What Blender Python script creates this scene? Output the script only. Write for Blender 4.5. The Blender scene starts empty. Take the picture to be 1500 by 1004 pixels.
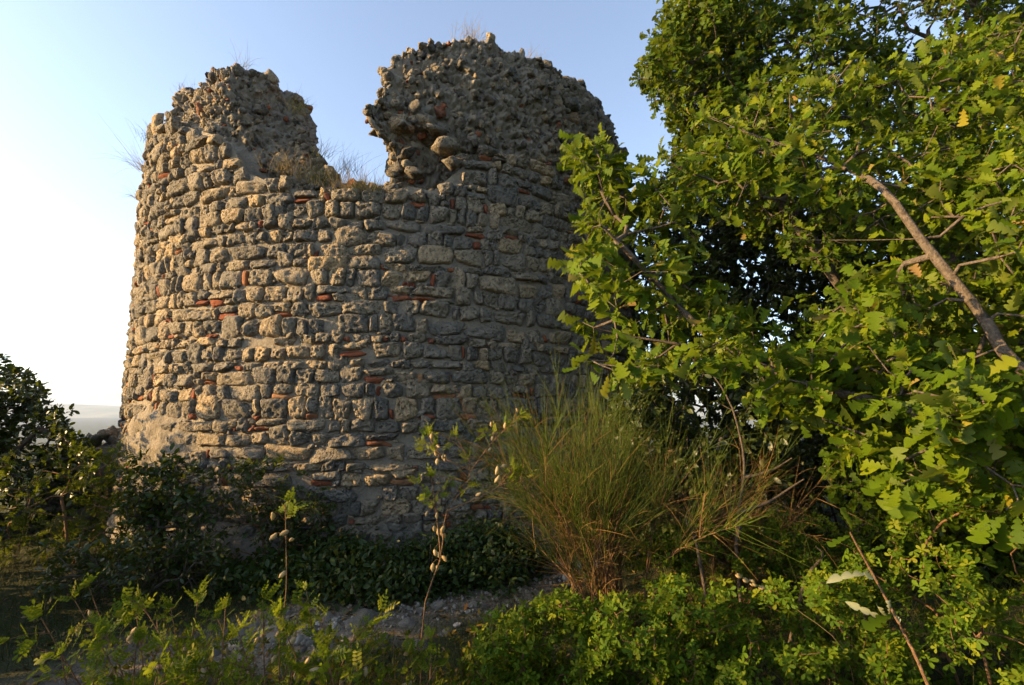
import bpy, math, random
import numpy as np
from math import radians, sin, cos, pi

SC = bpy.context.scene
COL = SC.collection
RNG = np.random.default_rng(11)

# ------------------------------------------------------------------ camera, sky, sun
CAM = np.array([0.0, 0.0, 1.6])
PITCH = radians(7.2)
cd = bpy.data.cameras.new("camera"); cam = bpy.data.objects.new("camera", cd); COL.objects.link(cam)
cam.location = CAM; cam.rotation_euler = (pi/2 + PITCH, 0, 0)
cd.sensor_width = 36; cd.lens = 18; cd.clip_start = 0.05; cd.clip_end = 20000
SC.camera = cam
SUN_EL, SUN_AZ = radians(15), radians(190)          # azimuth counted anticlockwise from +X
sun_dir = np.array([cos(SUN_AZ)*cos(SUN_EL), sin(SUN_AZ)*cos(SUN_EL), sin(SUN_EL)])
w = bpy.data.worlds.new("World"); SC.world = w; w.use_nodes = True
nt = w.node_tree; bg = nt.nodes["Background"]
sky = nt.nodes.new("ShaderNodeTexSky"); sky.sky_type = 'NISHITA'; sky.sun_disc = False
sky.sun_elevation = SUN_EL; sky.sun_rotation = pi/2 - SUN_AZ
sky.air_density = 1.0; sky.dust_density = 2.2; sky.ozone_density = 1.5; sky.altitude = 300
hs = nt.nodes.new('ShaderNodeHueSaturation'); hs.inputs['Saturation'].default_value = .75; hs.inputs['Value'].default_value = 1.12
nt.links.new(sky.outputs[0], hs.inputs['Color']); tn = nt.nodes.new('ShaderNodeMix'); tn.data_type = 'RGBA'; tn.blend_type = 'MULTIPLY'; tn.inputs[0].default_value = 1; tn.inputs[7].default_value = (.93, .98, 1.06, 1)
nt.links.new(hs.outputs[0], tn.inputs[6]); nt.links.new(tn.outputs[2], bg.inputs[0]); bg.inputs[1].default_value = 0.105
sl = bpy.data.lights.new("sun", 'SUN'); sl.energy = 5.0; sl.angle = radians(0.5); sl.color = (1.0, 0.64, 0.27)
so = bpy.data.objects.new("sun", sl); COL.objects.link(so)
from mathutils import Vector
so.rotation_euler = Vector(sun_dir).to_track_quat('Z', 'Y').to_euler()
SC.view_settings.view_transform = 'Standard'; SC.view_settings.look = 'None'
SC.view_settings.exposure = 1.8; SC.view_settings.gamma = 1.0
SC.cycles.max_bounces = 6; SC.cycles.transparent_max_bounces = 4; SC.cycles.volume_bounces = 0

# ------------------------------------------------------------------ helpers
def ray(px, py):
    px = np.asarray(px, float); py = np.asarray(py, float)
    xc = (px-750)/750; yc = (502-py)/750
    d = np.stack([xc, cos(PITCH) - yc*sin(PITCH), sin(PITCH) + yc*cos(PITCH)], -1)
    return d
def at(px, py, Y):
    """point on the photo ray through (px,py) that lies Y metres in front of the camera"""
    d = ray(px, py); return CAM + d*(np.asarray(Y)/d[..., 1])[..., None]

def _h(ix, iy, iz):
    n = (ix.astype(np.int64)*374761393 + iy.astype(np.int64)*668265263 + iz.astype(np.int64)*2147483647) & 0xffffffff
    n = ((n ^ (n >> 13))*1274126177) & 0xffffffff
    n = ((n ^ (n >> 16))*2246822519) & 0xffffffff
    n = n ^ (n >> 15)
    return (n & 0xffffff)/float(0x7fffff) - 1.0
def vnoise(p):
    p = np.asarray(p, float); i = np.floor(p); f = p-i; f = f*f*(3-2*f); i = i.astype(np.int64)
    x, y, z = i[..., 0], i[..., 1], i[..., 2]; fx, fy, fz = f[..., 0], f[..., 1], f[..., 2]
    def L(a, b, t): return a+(b-a)*t
    return L(L(L(_h(x, y, z), _h(x+1, y, z), fx), L(_h(x, y+1, z), _h(x+1, y+1, z), fx), fy),
             L(L(_h(x, y, z+1), _h(x+1, y, z+1), fx), L(_h(x, y+1, z+1), _h(x+1, y+1, z+1), fx), fy), fz)
def fbm(p, o=3):
    s = 0; a = 1.0; t = 0
    for k in range(o):
        s = s + a*vnoise(p*(2.03**k)+17.3*k); t += a; a *= .5
    return s/t
def sstep(a, b, x):
    t = np.clip((np.asarray(x, float)-a)/(b-a), 0, 1); return t*t*(3-2*t)
def unit(v): return v/np.maximum(np.linalg.norm(v, axis=-1, keepdims=True), 1e-9)

class MB:
    """collects vertices and faces, then links them as ONE mesh object"""
    def __init__(s): s.v = []; s.f = []; s.n = 0; s.r = []; s.m = []
    def add(s, v, faces, rnd=0.5, mat=0):
        v = np.asarray(v, float).reshape(-1, 3); s.v.append(v)
        s.r.append(np.broadcast_to(np.asarray(rnd, float), (len(v),)))
        for f in (faces if isinstance(faces, list) else [faces]):
            f = np.asarray(f); s.f.append(f + s.n); s.m.append(np.full(len(f), mat, np.int32))
        s.n += len(v)
    def build(s, name, mats, parent=None, smooth=True, base=None):
        me = bpy.data.meshes.new(name)
        V = np.concatenate(s.v); R = np.concatenate(s.r)
        lens = np.concatenate([np.full(len(f), f.shape[1], np.int32) for f in s.f])
        loops = np.concatenate([f.ravel() for f in s.f]).astype(np.int32)
        me.vertices.add(len(V)); me.vertices.foreach_set('co', V.ravel().astype(np.float32))
        me.loops.add(len(loops)); me.loops.foreach_set('vertex_index', loops)
        st = np.concatenate([[0], np.cumsum(lens)[:-1]]).astype(np.int32)
        me.polygons.add(len(lens)); me.polygons.foreach_set('loop_start', st)
        me.polygons.foreach_set('loop_total', lens)
        me.polygons.foreach_set('material_index', np.concatenate(s.m))
        me.polygons.foreach_set('use_smooth', np.full(len(lens), smooth))
        a = me.attributes.new('rnd', 'FLOAT', 'POINT'); a.data.foreach_set('value', R.astype(np.float32))
        me.update(calc_edges=True)
        for m in (mats if isinstance(mats, (list, tuple)) else [mats]): me.materials.append(m)
        o = bpy.data.objects.new(name, me); COL.objects.link(o)
        if parent is not None: o.parent = parent
        elif base is not None: o.location = base
        return o
def tag(o, label=None, cat=None, group=None, kind=None):
    for k, x in (('label', label), ('category', cat), ('group', group), ('kind', kind)):
        if x: o[k] = x
    return o
def empty(name, loc, label, cat, group=None):
    o = bpy.data.objects.new(name, None); COL.objects.link(o); o.location = loc; o.empty_display_size = .2
    return tag(o, label, cat, group)

def instance(mb, tv, tf, pos, X, Z, scale, rnd, mat=0):
    """put copies of a template (x along X, z along Z) into mb"""
    pos = np.asarray(pos); m = len(pos)
    if m == 0: return
    X = unit(X); Y = unit(np.cross(Z, X)); Zz = np.cross(X, Y)
    M = np.stack([X, Y, Zz], 1)                       # m,3(axis),3
    sc = np.asarray(scale, float)
    if sc.ndim == 1: sc = sc[:, None]
    T = tv[None]*sc[:, None, :] if sc.shape[1] in (1, 3) else tv[None]
    V = np.einsum('mna,mac->mnc', T, M) + pos[:, None]
    n = len(tv); off = (np.arange(m)*n)[:, None, None]
    fs = [(f[None]+off).reshape(-1, f.shape[1]) for f in tf]
    mb.add(V.reshape(-1, 3), fs, np.repeat(rnd, n), mat)

def frame(d):
    d = unit(d); ref = np.where(np.abs(d[:, 2:3]) > .9, np.array([[1., 0, 0]]), np.array([[0, 0, 1.]]))
    a = unit(np.cross(ref, d)); b = np.cross(d, a); return a, b
def edges_mesh(mb, A, B, dA, dB, rA, rB, ns=5, rnd=.5, mat=0):
    """tapered prisms from A to B"""
    if len(A) == 0: return
    an = np.arange(ns)/ns*2*pi; c, s_ = np.cos(an), np.sin(an)
    def ring(P, d, r):
        a, b = frame(d); return P[:, None]+r[:, None, None]*(a[:, None]*c[None, :, None]+b[:, None]*s_[None, :, None])
    V = np.concatenate([ring(A, dA, rA), ring(B, dB, rB)], 1); m = len(A)
    k = np.arange(ns); q = np.stack([k, (k+1) % ns, ns+(k+1) % ns, ns+k], 1)
    F = (q[None]+(np.arange(m)*2*ns)[:, None, None]).reshape(-1, 4)
    rr = np.repeat(np.broadcast_to(rnd, (m,)), 2*ns)
    mb.add(V.reshape(-1, 3), F, rr, mat)
def tube(mb, P, r, ns=6, rnd=.5, mat=0):
    P = np.asarray(P, float); d = np.gradient(P, axis=0); r = np.broadcast_to(np.asarray(r, float), (len(P),))
    edges_mesh(mb, P[:-1], P[1:], d[:-1], d[1:], r[:-1], r[1:], ns, rnd, mat)
def smooth_path(P, n):
    P = np.asarray(P, float); t = np.linspace(0, len(P)-1, n); i = np.clip(t.astype(int), 0, len(P)-2); f = (t-i)[:, None]
    Q = np.concatenate([[2*P[0]-P[1]], P, [2*P[-1]-P[-2]]]); p0, p1, p2, p3 = Q[i], Q[i+1], Q[i+2], Q[i+3]
    return .5*((2*p1)+(p2-p0)*f+(2*p0-5*p1+4*p2-p3)*f*f+(-p0+3*p1-3*p2+p3)*f**3)
def inpoly(P, poly):
    x, y = P[:, 0], P[:, 1]; r = np.zeros(len(P), bool); poly = np.asarray(poly, float)
    for (x1, y1), (x2, y2) in zip(poly, np.roll(poly, -1, 0)):
        c = (y1 > y) != (y2 > y); r ^= c & (x < (x2-x1)*(y-y1)/(y2-y1+1e-12)+x1)
    return r
def sample_poly(poly, n, rng):
    poly = np.asarray(poly, float); lo, hi = poly.min(0), poly.max(0); out = np.zeros((0, 2))
    while len(out) < n:
        p = rng.uniform(lo, hi, (n*2, 2)); out = np.concatenate([out, p[inpoly(p, poly)]])
    return out[:n]

# ------------------------------------------------------------------ materials
def new_mat(name):
    m = bpy.data.materials.new(name); m.use_nodes = True; t = m.node_tree
    for n in list(t.nodes): t.nodes.remove(n)
    return m, t, t.nodes.new, t.links.new
def ramp(t, stops, fac):
    r = t.nodes.new("ShaderNodeValToRGB"); e = r.color_ramp.elements
    while len(e) < len(stops): e.new(.5)
    for el, (p, c) in zip(e, stops): el.position = p; el.color = (*c, 1)
    t.links.new(fac, r.inputs[0]); return r.outputs[0]
def math_node(t, op, a, b=None):
    n = t.nodes.new("ShaderNodeMath"); n.operation = op
    for i, x in enumerate((a, b)):
        if x is None: continue
        if isinstance(x, (int, float)): n.inputs[i].default_value = x
        else: t.links.new(x, n.inputs[i])
    return n.outputs[0]
def mixc(t, fac, a, b, mode='MIX'):
    n = t.nodes.new("ShaderNodeMix"); n.data_type = 'RGBA'; n.blend_type = mode
    for i, x in ((0, fac), (6, a), (7, b)):
        if isinstance(x, (int, float)): n.inputs[i].default_value = x
        elif isinstance(x, tuple): n.inputs[i].default_value = (*x, 1)
        else: t.links.new(x, n.inputs[i])
    return n.outputs[2]
def noise(t, scale, detail=3, rough=.55, vec=None):
    n = t.nodes.new("ShaderNodeTexNoise"); n.inputs['Scale'].default_value = scale
    n.inputs['Detail'].default_value = detail; n.inputs['Roughness'].default_value = rough
    if vec is None:
        vec = coord(t)
    t.links.new(vec, n.inputs['Vector']); return n.outputs['Fac']
def voro(t, scale, feature='F1'):
    n = t.nodes.new("ShaderNodeTexVoronoi"); n.inputs['Scale'].default_value = scale; n.feature = feature
    t.links.new(coord(t), n.inputs['Vector']); return n.outputs['Distance']
def coord(t):
    for n in t.nodes:
        if n.type == 'TEX_COORD': return n.outputs['Object']
    return t.nodes.new("ShaderNodeTexCoord").outputs['Object']
def attr(t, name='rnd'):
    n = t.nodes.new("ShaderNodeAttribute"); n.attribute_name = name; return n.outputs['Fac']

def stone_mat(name, stops, lichen=.5, bump=1.0, pits=True):
    m, t, N, L = new_mat(name)
    base = ramp(t, stops, attr(t))
    n1 = noise(t, 9, 4, .6); n2 = noise(t, 60, 3, .6); n3 = noise(t, 2.2, 3, .6)
    c = mixc(t, math_node(t, 'MULTIPLY', n2, .6), base, mixc(t, .45, base, (.07, .064, .052)))
    lf = ramp(t, [(.5, (0, 0, 0)), (.68, (1, 1, 1))], n1)
    c = mixc(t, math_node(t, 'MULTIPLY', lf, lichen), c, (.075, .071, .06))
    pl = ramp(t, [(.56, (0, 0, 0)), (.7, (1, 1, 1))], n3)
    c = mixc(t, math_node(t, 'MULTIPLY', pl, .35), c, (.23, .19, .125))
    p = N("ShaderNodeBsdfPrincipled"); p.inputs['Roughness'].default_value = .95; p.inputs['Specular IOR Level'].default_value = .15
    L(c, p.inputs['Base Color'])
    h = math_node(t, 'ADD', math_node(t, 'MULTIPLY', noise(t, 45, 5, .7), 1.0), math_node(t, 'MULTIPLY', n1, .6))
    if pits:
        v = ramp(t, [(.18, (0, 0, 0)), (.42, (1, 1, 1))], voro(t, 38))
        pm = ramp(t, [(.42, (1, 1, 1)), (.6, (0, 0, 0))], noise(t, 12, 2))
        hole = math_node(t, 'MAXIMUM', v, pm); h = math_node(t, 'ADD', h, math_node(t, 'MULTIPLY', hole, 1.3))
        v2 = ramp(t, [(.2, (0, 0, 0)), (.4, (1, 1, 1))], voro(t, 85)); pm2 = ramp(t, [(.45, (1, 1, 1)), (.55, (0, 0, 0))], noise(t, 21, 2)); hole2 = math_node(t, 'MAXIMUM', v2, pm2)
        h = math_node(t, 'ADD', h, math_node(t, 'MULTIPLY', hole2, .6))
        c = mixc(t, math_node(t, 'MULTIPLY', math_node(t, 'SUBTRACT', 1.0, math_node(t, 'MULTIPLY', hole, hole2)), .5), c, (.05, .047, .04)); L(c, p.inputs['Base Color'])
    b = N("ShaderNodeBump"); b.inputs['Strength'].default_value = 1; b.inputs['Distance'].default_value = .016*bump
    L(h, b.inputs['Height']); L(b.outputs[0], p.inputs['Normal'])
    o = N("ShaderNodeOutputMaterial"); L(p.outputs[0], o.inputs[0]); return m
def leaf_mat(name, stops, back=None, trans=.35, rough=.6, spec=.09, backmix=.55):
    m, t, N, L = new_mat(name)
    c = ramp(t, stops, attr(t))
    c = mixc(t, math_node(t, 'MULTIPLY', noise(t, 25, 2), .3), c, (.07, .085, .008))
    if back:
        g = N("ShaderNodeNewGeometry")
        c2 = mixc(t, math_node(t, 'MULTIPLY', g.outputs['Backfacing'], backmix), c, back)
    else: c2 = c
    p = N("ShaderNodeBsdfPrincipled"); p.inputs['Roughness'].default_value = rough; p.inputs['Specular IOR Level'].default_value = spec
    L(c2, p.inputs['Base Color'])
    tr = N("ShaderNodeBsdfTranslucent"); L(mixc(t, .6, c, (.15, .19, .008)), tr.inputs[0])
    mx = N("ShaderNodeMixShader"); mx.inputs[0].default_value = trans
    L(p.outputs[0], mx.inputs[1]); L(tr.outputs[0], mx.inputs[2])
    o = N("ShaderNodeOutputMaterial"); L(mx.outputs[0], o.inputs[0]); return m
def bark_mat(name, a, b, scale=30):
    m, t, N, L = new_mat(name)
    c = ramp(t, [(.3, a), (.7, b)], noise(t, scale, 4, .65))
    p = N("ShaderNodeBsdfPrincipled"); p.inputs['Roughness'].default_value = .85; p.inputs['Specular IOR Level'].default_value = .2
    L(c, p.inputs['Base Color'])
    bp = N("ShaderNodeBump"); bp.inputs['Distance'].default_value = .012; L(noise(t, scale*2.5, 4, .7), bp.inputs['Height']); L(bp.outputs[0], p.inputs['Normal'])
    o = N("ShaderNodeOutputMaterial"); L(p.outputs[0], o.inputs[0]); return m
def stalk_mat(name, stops, trans=.15):
    return leaf_mat(name, stops, None, trans, .6, .2)

M_STONE = stone_mat('weathered_limestone', [(0, (.15, .14, .118)), (.2, (.19, .174, .142)), (.45, (.225, .2, .155)), (.7, (.28, .235, .165)), (.88, (.34, .27, .175)), (1, (.41, .31, .18))], .42, 1.6)
M_BRICK = stone_mat('old_brick', [(0, (.17, .05, .025)), (.6, (.26, .075, .032)), (.85, (.27, .115, .05)), (1, (.28, .17, .075))], .45, 1.4, False)
M_MORTAR = stone_mat('lime_mortar', [(0, (.22, .195, .155)), (1, (.32, .28, .215))], .3, 2.2, False)
M_RUBBLE = stone_mat('rubble_stone', [(0, (.11, .102, .085)), (.4, (.19, .168, .13)), (.75, (.27, .225, .155)), (.95, (.36, .28, .17)), (.975, (.25, .08, .04)), (1, (.32, .11, .05))], .5, 1.8)
M_ROCK = stone_mat('loose_limestone', [(0, (.3, .265, .21)), (1, (.48, .43, .35))], .25)
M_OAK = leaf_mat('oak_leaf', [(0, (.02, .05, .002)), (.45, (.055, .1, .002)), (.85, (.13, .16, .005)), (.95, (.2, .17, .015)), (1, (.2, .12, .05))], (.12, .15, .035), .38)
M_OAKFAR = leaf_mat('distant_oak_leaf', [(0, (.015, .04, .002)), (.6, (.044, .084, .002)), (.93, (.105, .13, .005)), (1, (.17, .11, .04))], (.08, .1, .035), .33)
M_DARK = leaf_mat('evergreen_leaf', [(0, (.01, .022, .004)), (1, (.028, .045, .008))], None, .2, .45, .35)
M_SHRUB = leaf_mat('low_shrub_leaf', [(0, (.028, .066, .004)), (.6, (.062, .118, .006)), (1, (.14, .16, .01))], None, .35)
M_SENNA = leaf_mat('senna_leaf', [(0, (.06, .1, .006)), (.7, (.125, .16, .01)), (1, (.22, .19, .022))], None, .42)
M_SENNASHADE = leaf_mat('shaded_senna_leaf', [(0, (.022, .04, .004)), (.8, (.05, .062, .007)), (1, (.13, .1, .035))], None, .35)  # senna leaf darkened in colour to stand for shade on the left shrub
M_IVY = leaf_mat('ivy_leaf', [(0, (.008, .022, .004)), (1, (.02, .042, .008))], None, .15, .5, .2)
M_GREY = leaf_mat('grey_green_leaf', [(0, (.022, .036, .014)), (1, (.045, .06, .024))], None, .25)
M_POD = leaf_mat('papery_pod', [(0, (.4, .28, .13)), (1, (.55, .42, .24))], None, .45, .6, .2)
M_BARK = bark_mat('oak_bark', (.045, .036, .027), (.15, .12, .09), 45)
M_TWIG = bark_mat('brown_twig', (.11, .06, .03), (.2, .12, .06), 60)
M_DARKBARK = bark_mat('dark_bark', (.04, .032, .025), (.1, .08, .06))
M_BROOM = stalk_mat('green_broom_shoot', [(0, (.022, .046, .004)), (.7, (.045, .076, .005)), (1, (.085, .095, .01))])
M_DRY = stalk_mat('dry_twig', [(0, (.08, .043, .015)), (.6, (.14, .075, .026)), (1, (.24, .14, .05))], .1)
M_GRASS = stalk_mat('green_grass', [(0, (.025, .042, .006)), (.7, (.045, .062, .01)), (1, (.13, .1, .035))], .3)
M_STRAW = stalk_mat('straw', [(0, (.26, .19, .09)), (1, (.42, .31, .16))], .3)

def ground_mat():
    m, t, N, L = new_mat('dry_soil')
    g = N("ShaderNodeNewGeometry")
    n1 = noise(t, .9, 4, .6); n2 = noise(t, 9, 5, .7); n3 = noise(t, 70, 3, .6)
    soil = ramp(t, [(.3, (.07, .057, .04)), (.7, (.15, .128, .095))], n2)
    grav = ramp(t, [(.25, (.12, .09, .06)), (.6, (.24, .195, .14))], voro(t, 45))
    c = mixc(t, ramp(t, [(.42, (0, 0, 0)), (.58, (1, 1, 1))], n1), soil, grav)
    gr = ramp(t, [(.3, (.02, .026, .009)), (.7, (.045, .05, .016))], n3)
    a = attr(t)
    c = mixc(t, math_node(t, 'MULTIPLY', a, .95), c, gr)
    p = N("ShaderNodeBsdfPrincipled"); p.inputs['Roughness'].default_value = 1; p.inputs['Specular IOR Level'].default_value = .1
    L(c, p.inputs['Base Color'])
    b = N("ShaderNodeBump"); b.inputs['Distance'].default_value = .03; L(math_node(t, 'ADD', n2, math_node(t, 'MULTIPLY', n3, .6)), b.inputs['Height']); L(b.outputs[0], p.inputs['Normal'])
    o = N("ShaderNodeOutputMaterial"); L(p.outputs[0], o.inputs[0]); return m
M_GROUND = ground_mat()
def hill_mat():
    m, t, N, L = new_mat('wooded_hill')
    c = ramp(t, [(.35, (.045, .06, .025)), (.65, (.16, .15, .08))], noise(t, .004, 5, .6))
    p = N("ShaderNodeBsdfPrincipled"); p.inputs['Roughness'].default_value = 1; L(c, p.inputs['Base Color'])
    o = N("ShaderNodeOutputMaterial"); L(p.outputs[0], o.inputs[0]); return m
M_HILL = hill_mat()

# ------------------------------------------------------------------ ground and hills
TC = np.array([-1.89, 9.14]); R = 4.0; A0 = math.atan2(-TC[1], -TC[0])
def path_d(x, y):
    """distance from the stony track that runs along the foot of the tower"""
    P = np.array([[-2.6, 3.0], [-1.3, 3.6], [-.5, 4.1], [.2, 4.6], [.8, 5.2]]); best = np.full(np.shape(x), 9.)
    for a, b in zip(P[:-1], P[1:]):
        d = b-a; t = np.clip(((x-a[0])*d[0]+(y-a[1])*d[1])/(d@d), 0, 1); best = np.minimum(best, np.hypot(x-a[0]-t*d[0], y-a[1]-t*d[1]))
    return best
def gz(x, y):
    x = np.asarray(x, float); y = np.asarray(y, float); rr = np.hypot(x, y-6)
    q = np.stack([x, y, np.zeros_like(x)], -1)
    z = .10*fbm(q*.7, 3) + .04*fbm(q*3.1+5, 3)*np.exp(-rr/40) + .10
    z = z + .25*sstep(.6, 2.5, x)*sstep(8, 3, y)
    z = z - 75*sstep(18, 420, rr) - .25*sstep(-3.5, -9, x)
    return z + 6*fbm(q*.006+3, 3)*sstep(80, 500, rr)
n = 281; u = np.linspace(-1, 1, n); ax = np.sinh(u*9.2)/np.sinh(9.2)*7000
gx, gy = np.meshgrid(ax, ax+5, indexing='ij')
near = np.exp(-np.hypot(gx, gy-5)/30)
gv = np.stack([gx, gy, gz(gx, gy)], -1)
grassy = np.clip(sstep(.15, .5, path_d(gx, gy)+.35*fbm(np.stack([gx, gy, 0*gx], -1)*2, 2)), 0, 1)
k = np.arange((n-1)*(n-1)); i, j = k//(n-1), k % (n-1); q = np.stack([i*n+j, (i+1)*n+j, (i+1)*n+j+1, i*n+j+1], 1)
mb = MB(); mb.add(gv.reshape(-1, 3), q, grassy.ravel()); tag(mb.build('ground', M_GROUND), kind='structure')
# far ridge
hx = np.linspace(-9000, 6000, 240); hy = np.linspace(3200, 6800, 60); HX, HY = np.meshgrid(hx, hy, indexing='ij')
rid = np.exp(-((HY-4900)/900)**2); HZ = -100 + rid*(128+26*fbm(np.stack([HX*.0009, HY*.0004, 0*HX], -1), 4)) + 14*fbm(np.stack([HX, HY, 0*HX], -1)*.003, 3)
k = np.arange(239*59); i, j = k//59, k % 59; q = np.stack([i*60+j, (i+1)*60+j, (i+1)*60+j+1, i*60+j+1], 1)
mb = MB(); mb.add(np.stack([HX, HY, HZ], -1).reshape(-1, 3), q); tag(mb.build('hills', M_HILL), kind='structure')

# ------------------------------------------------------------------ the ruined tower
def cyl(th, z, r):
    ph = A0+np.asarray(th); return np.stack([TC[0]+r*np.cos(ph), TC[1]+r*np.sin(ph), z+0*ph], -1)
def hit(px, py, r=R):
    d = ray(px, py); o = CAM[:2]-TC; a = d[..., 0]**2+d[..., 1]**2; b = o[0]*d[..., 0]+o[1]*d[..., 1]; c = o@o-r*r
    t = (-b-np.sqrt(np.maximum(b*b-a*c, 0)))/a; P = CAM+d*t[..., None]
    th = np.arctan2(P[..., 1]-TC[1], P[..., 0]-TC[0])-A0; th = (th+pi) % (2*pi)-pi
    return th, P[..., 2]
def profile(pts, r, ext):
    p = np.array([(q_+(r,))[:3] for q_ in pts], float); th, z = hit(p[:, 0], p[:, 1], p[:, 2]); o = np.argsort(th); th, z = th[o], z[o]
    th = np.concatenate([[-pi], [a for a, _ in ext if a < 0], th, [a for a, _ in ext if a > 0], [pi]])
    zz = np.concatenate([[ext[0][1]], [b for a, b in ext if a < 0], z, [b for a, b in ext if a > 0], [ext[-1][1]]])
    return lambda x: np.interp(x, th, zz)
back = [(-2.4, 2.6), (-1.55, 3.2), (1.6, 3.4), (2.4, 2.6)]
face_top = profile([(207, 195), (225, 180), (262, 180), (300, 190), (335, 205), (352, 245), (392, 262), (430, 272), (500, 286), (550, 284), (600, 268),
                    (635, 275), (690, 232), (760, 228), (815, 240), (835, 300), (860, 318), (890, 300), (915, 290)], R, back)
core_top = profile([(212, 190), (240, 155), (262, 138), (285, 124, 3.74), (310, 97, 3.72), (350, 96, 3.66), (412, 97, 3.5), (434, 114, 3.46), (446, 150, 3.44), (453, 195, 3.44), (470, 228, 3.5), (480, 254),
                    (567, 258), (577, 100), (590, 78), (640, 52), (700, 54), (760, 72), (800, 88), (850, 120), (876, 152), (898, 190), (915, 235), (922, 262)], 3.75, back)
tower = empty('ruined_tower', (TC[0], TC[1], 0), 'round ruined stone tower with broken top and a gap between two stumps', 'tower')
T0 = np.array([TC[0], TC[1], 0])

# broken stone shapes
def ico(sub):
    import bmesh
    b = bmesh.new(); bmesh.ops.create_icosphere(b, subdivisions=sub, radius=1); v = np.array([x.co[:] for x in b.verts]); f = np.array([[l.index for l in x.verts] for x in b.faces]); b.free(); return v, f
ICO3, ICO2 = ico(4), ico(3)
def rock_template(seed, base=ICO2, pit=.05):
    r_ = np.random.default_rng(seed); v = base[0].copy(); d = unit(v); rad = np.ones(len(v))
    for _ in range(15):
        nrm = unit(r_.normal(size=3)); c = r_.uniform(.5, .8); dd = d@nrm; rad = np.where(dd > .05, np.minimum(rad, c/np.maximum(dd, .05)), rad)
    v = d*rad[:, None]; off = r_.uniform(0, 50, 3)
    v = v*(1+.1*fbm(v*1.5+off, 3)+.08*fbm(v*5+off, 3))[:, None]; v = v-pit*d*sstep(.3, .6, vnoise(v*6+off))[:, None]
    return v*np.array([1, .8, .62]), [base[1]]
ROCKS = [rock_template(100+i) for i in range(10)]
ICO1 = ico(2)
# facing stones laid in rough courses, with brick scraps in the joints
rng = np.random.default_rng(5); rects = []; bricks = []
z = -.25; course = 0
while z < 6.6:
    h = rng.choice([.095, .125, .15, .165, .185, .21], p=[.2, .28, .25, .15, .08, .04])
    h0 = h; s = -pi*R + rng.uniform(0, .2)
    while s < pi*R:
        wd = float(np.clip(rng.lognormal(math.log(.2), .42), .085, .5)); th = (s+wd/2)/R
        und = .045*float(vnoise(np.array([th*2.2, course*.25, 1.7])))+.018*float(vnoise(np.array([th*7, course*.5, 9.])))
        top = float(face_top(th))
        zz = z+und+rng.normal(0, .006); h = h0*(1+.15*float(vnoise(np.array([th*3.1, course*.7, 4.]))))*rng.uniform(.94, 1.08)
        if zz+h*.6 < top+rng.normal(0, .05) and not (rng.random() < .012 and z > .6):
            p = rng.random(); zone = 3.2 if .7 < zz < 1.75 else (1.7 if zz < 3.2 else 1.0)
            def put(a0, a1, b0, b1, B=False): (bricks if B else rects).append((a0, a1, b0, b1))
            if p < .06*zone and h > .12:
                bh = rng.uniform(.042, .07); bw = min(wd, rng.uniform(.13, .3)); put(s, s+bw, zz, zz+bh, True)
                put(s, s+wd, zz+bh, zz+h)
                if wd-bw > .07: put(s+bw, s+wd, zz, zz+bh)
            elif p < .085*zone:
                bw = rng.uniform(.045, .085); put(s, s+bw, zz+.01, zz+h*rng.uniform(.5, .95), True); put(s+bw, s+wd+bw, zz, zz+h); s += bw
            elif p < .16 and h > .14:
                k = rng.uniform(.35, .65); put(s, s+wd, zz, zz+h*k); put(s, s+wd*rng.uniform(.4, .6), zz+h*k, zz+h); put(rects[-1][1], s+wd, zz+h*k, zz+h)
            elif p < .23:
                put(s, s+wd, zz-.01, zz+h*rng.uniform(.82, .95))
            elif p < .32:
                put(s, s+wd, zz-rng.uniform(0, .04), zz+h+rng.uniform(.02, .07))
            else: put(s, s+wd, zz, zz+h+rng.uniform(-.012, .012))
        s += wd
    z += h0; course += 1
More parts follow.
